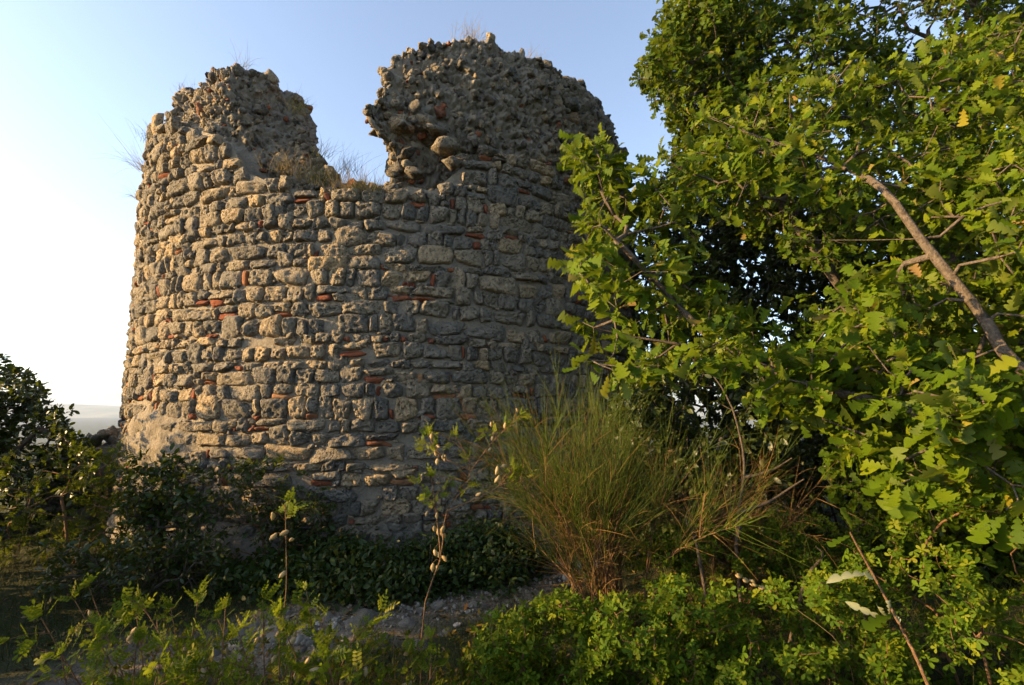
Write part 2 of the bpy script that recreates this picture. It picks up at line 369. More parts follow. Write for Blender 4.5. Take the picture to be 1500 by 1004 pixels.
def stone_block(mb, rc, nu, nv, joint, prot, rng, ragged, rough=1.0, embed=.066):
    rc = np.array(rc, float); m = len(rc)
    if m == 0: return
    cs, cz = (rc[:, 0]+rc[:, 1])/2, (rc[:, 2]+rc[:, 3])/2; hs, hz = (rc[:, 1]-rc[:, 0])/2-joint*rng.uniform(.3, 1.1, m), (rc[:, 3]-rc[:, 2])/2-joint*rng.uniform(-.4, .7, m)
    hs = np.maximum(hs, .015); hz = np.maximum(hz, .01)
    a = np.sin(np.linspace(-1, 1, nu)*pi/2*.999); b = np.sin(np.linspace(-1, 1, nv)*pi/2*.999)
    U, V = np.meshgrid(a, b, indexing='ij'); U, V = U.ravel()[None], V.ravel()[None]
    k = rng.uniform(.1, .55, (m, 1)); x = U*np.sqrt(1-k*V*V/2); y = V*np.sqrt(1-k*U*U/2)
    rt = lambda s_: rng.normal(0, s_, (m, 1))
    x = x*(1+rt(.1)*V)+rt(.08)*V; y = y*(1+rt(.13)*U)+rt(.06)*U
    rot = rt(.03)*(1+2.2*ragged[:, None]); X = x*hs[:, None]; Y = y*hz[:, None]
    X, Y = X-rot*Y, Y+rot*X
    S = cs[:, None]+X; Z = cz[:, None]+Y
    seed = rng.uniform(0, 90, (m, 1))+0*X
    q = np.stack([S, Z, seed], -1)
    S = S+.014*vnoise(q*9)+.006*vnoise(q*25); Z = Z+.012*vnoise(q*9+31)+.006*vnoise(q*25+5)
    pw = rng.uniform(3.5, 10, (m, 1))
    H = np.sqrt(np.maximum(1-np.abs(U)**pw, 0)*np.maximum(1-np.abs(V)**pw, 0))
    pr = rng.uniform(prot[0], prot[1], (m, 1))*(1+1.2*ragged[:, None])
    r = R-embed+(embed+pr)*H + (rt(.013)*U+rt(.012)*V+.012*np.minimum(0, rt(1)+1.2*U*np.sign(rt(1))+1.2*V*np.sign(rt(1))))*H
    q = np.stack([S, Z, seed*.3], -1)
    pit = sstep(.22, .55, vnoise(q*np.array([34, 40, 30])))+.5*sstep(.45, .7, vnoise(q*np.array([17, 21, 15])+7)); amount = rng.uniform(.2, 1.2, (m, 1))*rough
    r = r + H*(0.011*rough*fbm(q*10, 3)+.009*rough*fbm(q*38, 2)-.024*amount*pit)
    P = cyl(S/R, Z, r)-T0; N_ = nu*nv
    kk = np.arange((nu-1)*(nv-1)); i, j = kk//(nv-1), kk % (nv-1); f = np.stack([i*nv+j, (i+1)*nv+j, (i+1)*nv+j+1, i*nv+j+1], 1)
    F = (f[None]+(np.arange(m)*N_)[:, None, None]).reshape(-1, 4)
    mb.add(P.reshape(-1, 3), F, np.repeat(rng.random(m), N_))
def ragged_of(rc):
    rc = np.array(rc); th = (rc[:, 0]+rc[:, 1])/2/R; zc = rc[:, 2]
    return np.clip(sstep(.9, .15, face_top(th)-zc)+sstep(3.2, 4.4, zc)*sstep(-.45, -.65, th), 0, 1)
rc = np.array(rects); mid = np.abs((rc[:, 0]+rc[:, 1])/2/R); vis = mid < 1.22
mb = MB(); stone_block(mb, rc[vis], 30, 21, .006, (.0, .024), rng, ragged_of(rc[vis])); stone_block(mb, rc[~vis], 8, 6, .009, (.0, .045), rng, ragged_of(rc[~vis]))
cs = rng.integers(0, len(rc), 3200); ch = rc[cs]; sd = rng.integers(0, 3, len(ch)); chs = np.where(sd == 0, ch[:, 0], rng.uniform(ch[:, 0], ch[:, 1])); chz = np.where(sd == 0, rng.uniform(ch[:, 2], ch[:, 3]), ch[:, 2])
CHIP = [rock_template(300+i, ICO1, .02) for i in range(6)]; chp = cyl(chs/R, chz, R-.032+rng.uniform(-.012, .014, len(chs)))-T0; rad_ = unit(chp*[1, 1, 0]); tg_ = np.stack([-rad_[:, 1], rad_[:, 0], 0*chs], 1)
csz = np.clip(rng.lognormal(math.log(.03), .35, len(chs)), .015, .06)
for k in range(6):
    q_ = slice(k, None, 6); mk = len(chp[q_]); instance(mb, CHIP[k][0], CHIP[k][1], chp[q_], tg_[q_]+rng.normal(0, .25, (mk, 3)), rad_[q_]+rng.normal(0, .4, (mk, 3)), np.stack([csz[q_]*rng.uniform(1, 1.6, mk), csz[q_]*.75, csz[q_]], 1), rng.random(mk))
mb.build('facing_stones', M_STONE, tower)
mb = MB(); bk = np.array(bricks); stone_block(mb, bk, 14, 8, .004, (-.014, .004), rng, 0*bk[:, 0], .8, .05); mb.build('brick_packing', M_BRICK, tower)
# mortar behind the stones, swelling out over them near the foot
th = np.linspace(-pi, pi, 1100, endpoint=False); t = np.linspace(0, 1, 150); TH, TT = np.meshgrid(th, t, indexing='ij')
ZT = face_top(TH)-.02; Z = -.3+(ZT+.3)*TT; q = np.stack([np.cos(TH)*R, np.sin(TH)*R, Z], -1)
smear = sstep(.52, .1, Z+.25*fbm(q*1.3, 3)); patch = sstep(.38, .62, fbm(q*.9+40, 3))*.55
pl = sstep(.55, .0, np.hypot((TH+.78)/.22, (Z-1.25)/.42)-.5)
rr = R-.048+.014*fbm(q*7, 3)+.010*fbm(q*28, 2)+.05*np.clip(smear+pl, 0, 1)*fbm(q*6+3, 4)+.02*np.clip(smear+pl, 0, 1)*fbm(q*30, 2)+.1*np.clip(smear*.95+patch*.1+pl*.75, 0, 1)
n, mm = TH.shape; P = cyl(TH, Z, rr)-T0
k = np.arange(n*(mm-1)); i, j = k//(mm-1), k % (mm-1); i2 = (i+1) % n; f = np.stack([i*mm+j, i2*mm+j, i2*mm+j+1, i*mm+j+1], 1)
mb = MB(); mb.add(P.reshape(-1, 3), f, (.5+.5*fbm(q*2, 2)).ravel()); mb.build('mortar_bed', M_MORTAR, tower)

# rubble core: a thick ragged ring behind and above the facing
n = 1500; th = np.linspace(-1, 1, n, endpoint=False); th = pi*(.55*th+.45*th**3)
n1, n2, n3 = 110, 26, 44; ct = core_top(th)+.05*fbm(np.stack([th*9, 0*th, 0*th+3], -1), 3)
left = sstep(-.62, -.5, th)*sstep(-.15, -.24, th); ft = face_top(th)
ro = 3.86-.26*left; ri = 2.75
tw = np.linspace(0, 1, n1)**.8; zb = np.minimum(ft, ct)[:, None]-.5; zo = zb+(ct[:, None]-.12-zb)*tw[None]
rth, rz = hit(612., 226.); tho = th[:, None]; above = sstep(0, .8, zo-ft[:, None]); ROO = ro[:, None]-above*(.0+.30*left[:, None])*np.clip(zo-ft[:, None], 0, 1.6)-.12*sstep(.55, 0, ct[:, None]-zo)
ROO = np.where(zo < ft[:, None]-.05, np.minimum(ROO, 3.84), ROO+.05*(1-left[:, None])*above)
ROO = ROO-.2*sstep(1.25, .6, np.hypot((tho-rth)/.21, (zo-rz)/.34))
a = np.linspace(0, pi, n2)[None]; rm, hw = (ROO[:, -1:]+ri)/2, (ROO[:, -1:]-ri)/2
RT = rm+hw*np.cos(a); ZT = ct[:, None]-.12+.12*np.sin(a)**.6
ti = np.linspace(1, 0, n3)[None]; ZI = -.3+(ct[:, None]-.12+.3)*ti; RI = ri+0*ZI
RR = np.concatenate([ROO, RT[:, 1:], RI[:, 1:]], 1); ZZ = np.concatenate([zo, ZT[:, 1:], ZI[:, 1:]], 1); TH = np.repeat(th[:, None], RR.shape[1], 1)
# the right stump leans out over the gap
ey = np.array([280, 246, 226, 210, 196, 182, 170, 158, 140, 116, 104, 92]); ex = np.array([598, 598, 604, 590, 556, 540, 543, 558, 561, 557, 550, 566])
e_th, e_z = hit(ex, ey, 3.8); b_th, _ = hit(np.full(len(ey), 577), ey, 3.8); o = np.argsort(e_z)
off = np.interp(ZZ, e_z[o], (e_th-b_th)[o]); th_e = float(b_th[0]); wgt = sstep(.32, .0, TH-th_e)*sstep(-.028, -.006, TH-th_e)
wl = sstep(-.85, -.45, TH)*sstep(-.06, -.2, TH)*sstep(0, 1, np.clip((3.4-RR)/.3, 0, 1)); TH2 = TH+off*wgt; TH2 = np.where(wl > 0, TH2+wl*(np.arcsin(np.clip(np.sin(TH2)*3.42/np.maximum(RR, 2), -1, 1))-TH2), TH2)
P = cyl(TH2, ZZ, RR)-T0; q = P.copy()
mmc = RR.shape[1]
dirn = unit(np.stack([P[..., 0], P[..., 1], np.zeros_like(ZZ)], -1))
du = np.roll(P, -1, 0)-np.roll(P, 1, 0); dv = np.gradient(P, axis=1); nn = unit(np.cross(du, dv))
amp = sstep(-.12, .15, ZZ-ft[:, None]-.0)*1.0; inner = np.concatenate([np.zeros((n, n1+4)), np.ones((n, mmc-n1-4))], 1); amp = np.maximum(amp, inner)
amp = amp*(1-.65*np.exp(-((TH-th_e)/.035)**2)); dsp = .11*fbm(q*2.1, 3)+.15*np.abs(fbm(q*5.5+9, 3))-.06+.09*np.abs(fbm(q*13, 2))+.04*fbm(q*27, 2)-.03
P = P+nn*(dsp*amp)[..., None]
k = np.arange(n*(mmc-1)); i, j = k//(mmc-1), k % (mmc-1); i2 = (i+1) % n; f = np.stack([i*mmc+j, i2*mmc+j, i2*mmc+j+1, i*mmc+j+1], 1)
core = MB(); core.add(P.reshape(-1, 3), f, (.5+.5*fbm(q*4, 3)).ravel(), 1)
def face_samples(P, n_pts, rng, mask):
    A, B, D = P[:-1, :-1], P[1:, :-1], P[:-1, 1:]; cr = np.cross(B-A, D-A); ar = np.linalg.norm(cr, axis=-1)*mask[:-1, :-1]
    p = ar.ravel()/ar.sum(); k = rng.choice(len(p), n_pts, p=p); a, b = rng.random((2, n_pts, 1))
    return (A.reshape(-1, 3)[k]+a*(B-A).reshape(-1, 3)[k]+b*(D-A).reshape(-1, 3)[k]), unit(cr.reshape(-1, 3)[k])
mask = (amp > .2)*(np.abs(TH) < 1.5)*(1-.75*(inner*(RR < ri+.02)))
pts, nrm = face_samples(P, 8500, rng, mask)
for kk in range(10):
    s_ = slice(kk, None, 10); p_, n_ = pts[s_], nrm[s_]; m = len(p_)
    Z_ = unit(n_+rng.normal(0, .5, (m, 3))); X_ = rng.normal(size=(m, 3))*np.array([1, 1, .45]); X_ = X_-Z_*(X_*Z_).sum(1, keepdims=True)
    sz = np.clip(rng.lognormal(math.log(.038), .5, m), .018, .14)
    instance(core, ROCKS[kk][0], ROCKS[kk][1], p_-n_*sz[:, None]*.05, X_, Z_, np.stack([sz, sz, sz*1.1], 1), rng.random(m), 0)
for k, (px, py, r_, sz) in enumerate([(560, 186, 3.72, .19), (578, 184, 3.78, .2), (610, 180, 3.84, .19), (642, 190, 3.9, .16), (560, 176, 3.7, .17), (655, 212, 3.99, .19), (664, 236, 4.02, .17), (716, 222, 4.0, .15), (684, 232, 4.0, .13), (590, 120, 3.75, .15), (700, 100, 3.75, .13), (640, 108, 3.8, .12), (556, 172, 3.7, .1), (550, 164, 3.66, .09), (562, 150, 3.74, .1), (558, 134, 3.7, .09), (570, 160, 3.8, .1), (566, 118, 3.7, .1), (580, 140, 3.84, .09), (574, 196, 3.8, .1), (584, 212, 3.72, .11), (588, 228, 3.7, .12), (582, 244, 3.74, .12), (596, 238, 3.82, .11), (596, 220, 3.84, .1), (606, 250, 3.9, .12), (572, 252, 3.8, .1), (590, 172, 3.88, .1)]):
    th_, z_ = hit(float(px), float(py), r_); c = cyl(float(th_), float(z_), r_)-T0; rd = np.array([math.cos(A0+float(th_)), math.sin(A0+float(th_)), 0])
    instance(core, ROCKS[k % 10][0], ROCKS[k % 10][1], (c-rd*.05)[None], rng.normal(size=(1, 3))*[1, 1, .3], (rng.normal(0, .4, (1, 3))+[0, 0, 1]), np.array([[sz*1.2, sz*1.1, sz]]), rng.random(1)*.9, 0)
core.build('rubble_core', (M_RUBBLE, M_MORTAR), tower)
TOWER_P, TOWER_TH = P, TH

# ------------------------------------------------------------------ leaf shapes
def leaf_lobed(stations, curl=.25, fold=.18):
    s = np.array(stations); x, wv, sh = s[:, 0], s[:, 1], s[:, 2]; n = len(x); zc = -curl*x*x
    mid = np.stack([x, 0*x, zc], 1); Lf = np.stack([x+sh, wv, zc+wv*fold*1.0], 1); Rt = np.stack([x+sh, -wv, zc+wv*fold], 1)
    v = np.concatenate([mid, Lf, Rt]); k = np.arange(n-1)
    return v, [np.concatenate([np.stack([k, k+1, n+k+1, n+k], 1), np.stack([k, 2*n+k, 2*n+k+1, k+1], 1)])]
def oak_st(lobes, per, wmax, deep, a0=.16):
    out = [(0, .012, 0), (a0*.6, .014, 0)]; n = lobes*per
    for i in range(n+1):
        ph = i/per; x = a0+(1-a0)*i/n*.985; u_ = (x-a0)/(1-a0); env = wmax*(.35+1.05*u_-.25*u_*u_)*(1 if u_ < .8 else max(0, 1-((u_-.8)/.215)**2)**.5)
        bmp = abs(sin(pi*ph))**.65 if i not in (0, n) else 0
        out.append((x, max(.012, env*(1-deep+deep*bmp)), .022*bmp))
    return out
OAKL = [leaf_lobed(oak_st(4, 4, w_, dp), c, f) for w_, dp, c, f in ((.3, .62, .15, .15), (.27, .66, .45, .35), (.31, .58, -.2, .1), (.28, .64, .3, -.25), (.25, .6, .7, .5), (.3, .66, -.35, .4))]
OAKS = [leaf_lobed(oak_st(3, 3, .3, .6), c, .2) for c in (.15, .4)]
OVAL = [leaf_lobed([(0, .04, 0), (.3, .22, 0), (.7, .25, 0), (1, .05, 0)], c, .15) for c in (.1, .3)]
def trifol():
    v, f = leaf_lobed([(0, .03, 0), (.35, .2, 0), (.75, .27, 0), (1, .1, 0)], .1, .12); V = []; F = []
    for i, a in enumerate((0, 1.25, -1.25)):
        c, s = cos(a), sin(a); w_ = v.copy(); w_[:, 0] += .05; w_ = np.stack([w_[:, 0]*c-w_[:, 1]*s, w_[:, 0]*s+w_[:, 1]*c, w_[:, 2]], 1); V.append(w_*(1 if i == 0 else .9)); F.append(f[0]+i*len(v))
    return np.concatenate(V), [np.concatenate(F)]
TRI = trifol()
def pinnate(pairs=4):
    v, f = leaf_lobed([(0, .04, 0), (.35, .24, 0), (.75, .26, 0), (1, .08, 0)], .1, .15); V = []; F = []; n = 0
    for k in range(pairs+1):
        x = .25+.75*k/pairs; z0 = -.18*x*x
        for sgn in ((1, -1) if k < pairs else (0,)):
            a = sgn*1.25; c, s = cos(a), sin(a); w_ = v*.3; w_ = np.stack([w_[:, 0]*c-w_[:, 1]*s+x, w_[:, 0]*s+w_[:, 1]*c, w_[:, 2]+z0], 1); V.append(w_); F.append(f[0]+n); n += len(v)
    xs = np.linspace(0, 1, 5); zz = -.18*xs*xs; st = np.concatenate([np.stack([xs, 0*xs+.008, zz], 1), np.stack([xs, 0*xs-.008, zz], 1)]); k = np.arange(4)
    V.append(st); F.append(np.stack([k, k+5, k+6, k+1], 1)+n); return np.concatenate(V), [np.concatenate(F)]
PIN = pinnate(4)
def pod():
    v, f = ICO2[0]*np.array([.5, .22, .2]), ICO2[1]; v = v[:, :]; v[:, 2] += .05*np.cos(v[:, 0]*3); v[:, 1] *= 1-.5*np.abs(v[:, 0])**2; return v+np.array([.5, 0, 0]), [f]
ICO1 = ico(2)
def pod_small():
    v = ICO1[0].copy(); v = v*np.array([.5, .25, .22]); e = np.maximum(1-(np.abs(v[:, 0])/.5)**2, 0)**.35*(1+.15*np.sin(v[:, 0]*17)); v[:, 1] *= e; v[:, 2] = v[:, 2]*e-.08*(v[:, 0]*2)**2; return v+np.array([.5, 0, 0]), [ICO1[1]]
POD = pod_small()

# ------------------------------------------------------------------ growing woody plants
def grow(roots, attr_pts, rng, step=.13, wob=.05, bias=.0):
    """roots: list of polylines (the first starts at the ground); every attractor is tied to the nearest wood"""
    cap = 400+sum(len(r_) for r_ in roots)+len(attr_pts)*10; P = np.zeros((cap, 3)); par = np.full(cap, -1); n = 0
    for r_, pj in roots:
        for i, p in enumerate(r_):
            P[n] = p; par[n] = (pj(P, n) if callable(pj) else pj) if i == 0 else n-1; n += 1
    n0 = n; A = np.asarray(attr_pts); d0 = np.min(np.linalg.norm(A[:, None]-P[None, :n0:2], axis=2), 1); tips = []
    for k in np.argsort(d0):
        a = A[k]; dd = np.linalg.norm(P[:n]-a, axis=1); j = int(np.argmin(dd)); d = dd[j]
        ns = max(1, min(12, int(math.ceil(d/step)))); p0 = P[j]
        dirp = unit(P[j]-P[par[j]])*d*.35 if par[j] >= 0 else np.zeros(3)
        c1 = p0+dirp+(a-p0)*.2+np.array([0, 0, bias*d]); prev = j
        if n+ns >= cap: break
        wv = rng.normal(0, wob*min(d, .5), (ns, 3))
        for i in range(1, ns+1):
            t = i/ns; P[n] = (1-t)**2*p0+2*t*(1-t)*c1+t*t*a+(wv[i-1] if i < ns else 0); par[n] = prev; prev = n; n += 1
        tips.append(n-1)
    P, par = P[:n], par[:n]; wgt = np.zeros(n); ch = np.zeros(n)
    wgt[tips] += 1
    for i in range(n-1, 0, -1):
        if wgt[i] == 0: wgt[i] = .5
        if par[i] >= 0: wgt[par[i]] += wgt[i]
    main = np.full(n, -1); best = np.zeros(n)
    for i in range(n):
        pj = par[i]
        if pj >= 0 and wgt[i] > best[pj]: best[pj] = wgt[i]; main[pj] = i
    return P, par, wgt, main, np.array(tips)
def wood_mesh(mb, P, par, wgt, main, r_tip, r_base, ns=6, origin=None):
    ex = math.log(r_base/r_tip)/math.log(max(wgt.max(), 2)); r = r_tip*np.maximum(wgt, 1)**ex
    e = np.where(par >= 0)[0]; pj = par[e]; d = P[e]-P[pj]; dirs = np.zeros_like(P); dirs[e] = d
    rt = np.where(par < 0)[0]
    for x in rt:
        if main[x] >= 0: dirs[x] = P[main[x]]-P[x]
    ism = main[pj] == e; sA = np.where(ism[:, None], dirs[pj], d); rA = np.where(ism, r[pj], np.minimum(r[pj], r[e]*1.25))
    big = r[e] > .012
    for s_, k in ((big, 8), (~big, 4)):
        edges_mesh(mb, P[pj][s_], P[e][s_], sA[s_], d[s_], rA[s_], r[e][s_], k, RNG.random(int(s_.sum())))
    return r, dirs
def place_leaves(mb, temps, P, dirs, per, size, rng, spread=(.5, 1.3), up=.8, rnd=None, droop=.0, jit=.02, mat=0):
    m = len(P)*per; p = np.repeat(P, per, 0); d = unit(np.repeat(dirs, per, 0)); a, b = frame(d); an = rng.uniform(0, 2*pi, m); tl = rng.uniform(spread[0], spread[1], m)
    ax_ = d*np.cos(tl)[:, None]+(a*np.cos(an)[:, None]+b*np.sin(an)[:, None])*np.sin(tl)[:, None]; ax_[:, 2] -= droop
    nz = rng.normal(0, .75, (m, 3)); nz[:, 2] += up; nz += .75*sun_dir
    sc = size*rng.uniform(.42, 1.25, m); r_ = rng.random(m) if rnd is None else rnd(m)
    p = p+rng.normal(0, jit, (m, 3)); nz = nz-ax_*(nz*unit(ax_)).sum(1, keepdims=True)
    for k, (tv, tf) in enumerate(temps):
        s_ = slice(k, None, len(temps)); instance(mb, tv, tf, p[s_], ax_[s_], nz[s_], sc[s_], r_[s_], mat)
def clumped(poly, n, ncl, sig, depth, rng):
    """points through a volume whose outline is poly, gathered in clumps"""
    c = sample_poly(poly, ncl, rng); k = rng.integers(0, ncl, n); p = c[k]+rng.normal(0, 1, (n, 2))*sig*rng.uniform(.5, 1.3, ncl)[k][:, None]
    dj = rng.random(ncl)[k]*.75+rng.random(n)*.25
    p2 = sample_poly(poly, n, rng); sel = ~inpoly(p, poly); p[sel] = p2[sel]
    return at(p[:, 0], p[:, 1], depth(p[:, 0], p[:, 1], dj))
def tree(name, base, limbs, attrs, leaf, temps, mats, r, size, per, label, cat, seed, group=None, step=.13, along=1, up=.8, ns_crown='crown', wood='trunk', droop=.1, spread=(.5, 1.3), rnd=None, wob=.05):
    rng = np.random.default_rng(seed); base = np.array(base, float); root = empty(name, base, label, cat, group)
    roots = []
    for L_ in limbs:
        L_ = np.array(L_, float); pth = smooth_path(L_, max(3, int(np.linalg.norm(np.diff(L_, axis=0), axis=1).sum()/.12)))
        roots.append((pth, -1 if not roots else (lambda P, n: int(np.argmin(np.linalg.norm(P[:n]-P[n], axis=1))))))
    P, par, wgt, main, tips = grow(roots, attrs, rng, step, wob)
    mw = MB(); rad, dirs = wood_mesh(mw, P-base, par, wgt, main, r[0], r[1]); mw.build(wood, mats[0], root)
    ml = MB(); place_leaves(ml, temps, P[tips]-base, dirs[tips], per, size, rng, spread, up, rnd, droop)
    if along:
        tw = np.where((wgt <= 2.5) & (par >= 0))[0]; place_leaves(ml, temps, P[tw]-base, dirs[tw], along, size*.9, rng, (.7, 1.4), up, rnd, droop)
    ml.build(ns_crown, mats[1], root)
    return root
def oakrnd(rng_):
    return lambda m: np.clip(np.where(rng_.random(m) < .03, rng_.uniform(.94, 1, m), rng_.beta(2, 2.2, m)*.93), 0, 1)

def _scr(P):
    q = P-CAM; f = q[:, 1]*cos(PITCH)+q[:, 2]*sin(PITCH); u_ = q[:, 2]*cos(PITCH)-q[:, 1]*sin(PITCH); return np.stack([750+750*q[:, 0]/f, 502-750*u_/f], 1)
# near oak, its trunk just outside the frame on the right
g = lambda x, y: np.array([x, y, float(gz(x, y))-.05])
oak_poly = [(832, 215), (872, 200), (905, 240), (930, 262), (965, 232), (1010, 165), (1100, 120), (1250, 70), (1500, 20), (1780, -60), (1800, 900), (1520, 790), (1430, 720), (1330, 715), (1250, 640), (1130, 590), (1010, 530), (920, 545), (850, 520), (828, 450), (830, 385), (862, 345), (842, 270)]
od = lambda x, y, j: np.interp(x, [800, 1000, 1300, 1500, 1800], [2.05, 2.1, 1.9, 1.8, 1.7])+.7*sstep(330, 120, y)*sstep(900, 1050, x)+j*1.1
rr_ = np.random.default_rng(21)
near_at = np.concatenate([clumped(oak_poly, 2100, 150, 34, od, rr_), clumped([(1180, 560), (1500, 540), (1620, 800), (1430, 740), (1250, 690)], 110, 14, 30, lambda x, y, j: 1.5+.5*j, rr_)])
near_at = np.concatenate([near_at, clumped([(845, 330), (900, 300), (1000, 360), (1130, 380), (1330, 460), (1330, 640), (1130, 600), (1000, 545), (900, 555), (845, 520), (832, 440)], 220, 26, 20, lambda x, y, j: 1.75+.85*j, rr_)])
_s = _scr(near_at); near_at = near_at[~((_s[:, 0] > 840) & (_s[:, 0] < 1180) & (_s[:, 1] > 320) & (_s[:, 1] < 610) & (rr_.random(len(_s)) < .3))]
near_at = near_at[~(np.hypot((_scr(near_at)[:, 0]-1145)/125, (_scr(near_at)[:, 1]-385)/85) < 1)]
tb = g(2.75, 1.95)
_l = np.array([(1520, 560), (1440, 465), (1350, 352), (1290, 275)], float); _px = near_at-CAM
_q = _scr(near_at); _d = np.full(len(_q), 1e3)
for _a, _b in zip(_l[:-1], _l[1:]):
    _t = np.clip(((_q-_a)@(_b-_a))/((_b-_a)@(_b-_a)), 0, 1); _d = np.minimum(_d, np.linalg.norm(_q-_a-_t[:, None]*(_b-_a), axis=1))
near_at = near_at[~((_d < 40) & (_px[:, 1] < 2.45))]          # the slanting limb stays bare on its near side
tree('oak_tree', tb, [[tb, (2.72, 1.95, .8), (2.6, 1.98, 1.25), at(1500, 545, 2.0), at(1440, 465, 2.1), at(1350, 352, 2.25), at(1290, 275, 2.4), at(1215, 236, 2.75), at(1100, 197, 3.05), at(1040, 170, 3.2)],
     [(2.7, 1.96, 1.0), at(1660, 350, 2.2), at(1520, 125, 2.8), at(1420, 152, 2.9), at(1345, 170, 3.0)], [at(1352, 350, 2.25), at(1270, 352, 2.5), at(1160, 352, 2.7)],
     [(2.72, 1.95, .75), at(1500, 690, 2.0), at(1320, 600, 2.1), at(1190, 565, 2.2), at(1060, 510, 2.3), at(985, 440, 2.4)], [at(1000, 455, 2.4), at(930, 380, 2.4), at(880, 330, 2.35)], [at(1060, 510, 2.3), at(960, 500, 2.4), at(870, 480, 2.4)]],
     near_at, None, OAKL, (M_BARK, M_OAK), (.0024, .04), .086, 8, 'large lobed-leaf oak leaning in from the right edge with a bare slanting limb', 'tree', 3, 'broadleaf trees right of the tower', rnd=oakrnd(rr_), droop=.15)
# second oak behind it
of_poly = [(925, 108), (955, 75), (945, 25), (1010, -50), (1150, -200), (1750, -350), (1900, 420), (1500, 480), (1230, 400), (1060, 330), (960, 290), (990, 190), (945, 135)]
fa = np.concatenate([clumped(of_poly, 5200, 300, 28, lambda x, y, j: 4.3+2.2*j, rr_), clumped([(928, 110), (958, 68), (990, -40), (1150, -100), (1170, 250), (1010, 290), (965, 285), (990, 190)], 1000, 60, 22, lambda x, y, j: 4.4+1.6*j, rr_)])
tb = g(4.1, 5.3)
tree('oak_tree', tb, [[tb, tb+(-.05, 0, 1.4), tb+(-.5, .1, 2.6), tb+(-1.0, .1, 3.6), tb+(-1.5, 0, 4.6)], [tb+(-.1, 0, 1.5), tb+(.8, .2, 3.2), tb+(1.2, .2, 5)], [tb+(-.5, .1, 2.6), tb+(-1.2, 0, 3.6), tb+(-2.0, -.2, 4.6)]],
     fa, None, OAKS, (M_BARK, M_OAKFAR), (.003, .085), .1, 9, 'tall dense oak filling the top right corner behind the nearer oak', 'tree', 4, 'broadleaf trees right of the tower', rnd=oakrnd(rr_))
# dark tree in the tower's shadow
dk_poly = [(900, 300), (960, 255), (1100, 260), (1350, 300), (1600, 420), (1650, 720), (950, 740), (890, 690), (905, 590), (905, 420)]
da = np.concatenate([clumped(dk_poly, 4600, 260, 30, lambda x, y, j: 6.4+2.4*j, rr_), clumped([(990, 290), (1320, 290), (1320, 480), (980, 490)], 900, 60, 24, lambda x, y, j: 6.6+2.2*j, rr_)])
tb = g(3.3, 8.0)
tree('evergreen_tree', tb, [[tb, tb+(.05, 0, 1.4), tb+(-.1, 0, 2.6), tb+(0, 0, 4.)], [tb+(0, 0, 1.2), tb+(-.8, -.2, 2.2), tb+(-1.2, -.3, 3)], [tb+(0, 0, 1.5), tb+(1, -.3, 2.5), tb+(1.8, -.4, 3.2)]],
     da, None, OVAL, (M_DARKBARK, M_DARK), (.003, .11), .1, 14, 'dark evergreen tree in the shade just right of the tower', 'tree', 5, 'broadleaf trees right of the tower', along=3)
rt_poly = [(1180, 420), (1500, 380), (1850, 380), (1850, 900), (1500, 860), (1230, 800)]
ra = clumped(rt_poly, 2400, 160, 30, lambda x, y, j: 3.6+1.4*j, rr_)
tb = g(3.6, 4.3)
tree('oak_sapling', tb, [[tb, tb+(-.1, 0, .9), tb+(-.2, .1, 1.8), tb+(-.1, .1, 2.6)], [tb+(-.1, 0, .6), tb+(-.9, -.2, 1.2), tb+(-1.4, -.2, 1.6)]],
     ra, None, OAKS, (M_DARKBARK, M_OAKFAR), (.003, .06), .1, 8, 'bushy young oak in half shade under the big oak limb', 'tree', 6, rnd=oakrnd(rr_))

# ------------------------------------------------------------------ left side
lt_poly = [(-420, 470), (-60, 490), (12, 512), (30, 545), (58, 552), (72, 585), (112, 606), (100, 630), (135, 640), (150, 720), (60, 780), (-420, 780)]
la = clumped(lt_poly, 3400, 190, 17, lambda x, y, j: 6.0+1.8*j, rr_)
tb = g(-7.2, 6.6)
tree('evergreen_tree', tb, [[tb, tb+(.05, 0, .7), tb+(.1, 0, 1.3), tb+(.2, 0, 1.9)], [tb+(0, 0, .4), tb+(.7, 0, 1.), tb+(1.2, 0, 1.5)], [tb+(0, 0, .5), tb+(-.9, 0, 1.2), tb+(-1.6, 0, 1.7)]],
     la, None, OVAL, (M_DARKBARK, M_DARK), (.003, .09), .075, 12, 'dark bushy tree at the left edge against the pale sky', 'tree', 7, along=3)
def bush(name, poly, depth, n, ncl, temps, mats, size, per, r, label, cat, seed, group=None, base=None, sig=22, along=1, up=.7, **kw):
    rng = np.random.default_rng(seed); A = clumped(poly, n, ncl, sig, depth, rng); c = A.mean(0); b = g(c[0], c[1]) if base is None else base
    A[:, 2] = np.maximum(A[:, 2], gz(A[:, 0], A[:, 1])+.04); limbs = []
    for k in range(5):
        a = k/5*2*pi+.4; e = A[rng.integers(len(A))]*.6+c*.4; s0 = b+np.array([cos(a), sin(a), 0])*.05; limbs.append([s0, s0*.6+e*.4+np.array([0, 0, .08]), s0*.2+e*.8])
    return tree(name, b, limbs, A, None, temps, mats, r, size, per, label, cat, seed, group, along=along, up=up, ns_crown='foliage', wood='stems', **kw)
rr2 = np.random.default_rng(77); A = rr2.normal(0, 1, (2200, 3))*[.75, 1.5, .55]+[-5.9, 3.0, 1.15]; A = A[(A[:, 0] < -A[:, 1]-.5) & (A[:, 2] > .15)]; tb = g(-5.8, 2.3)
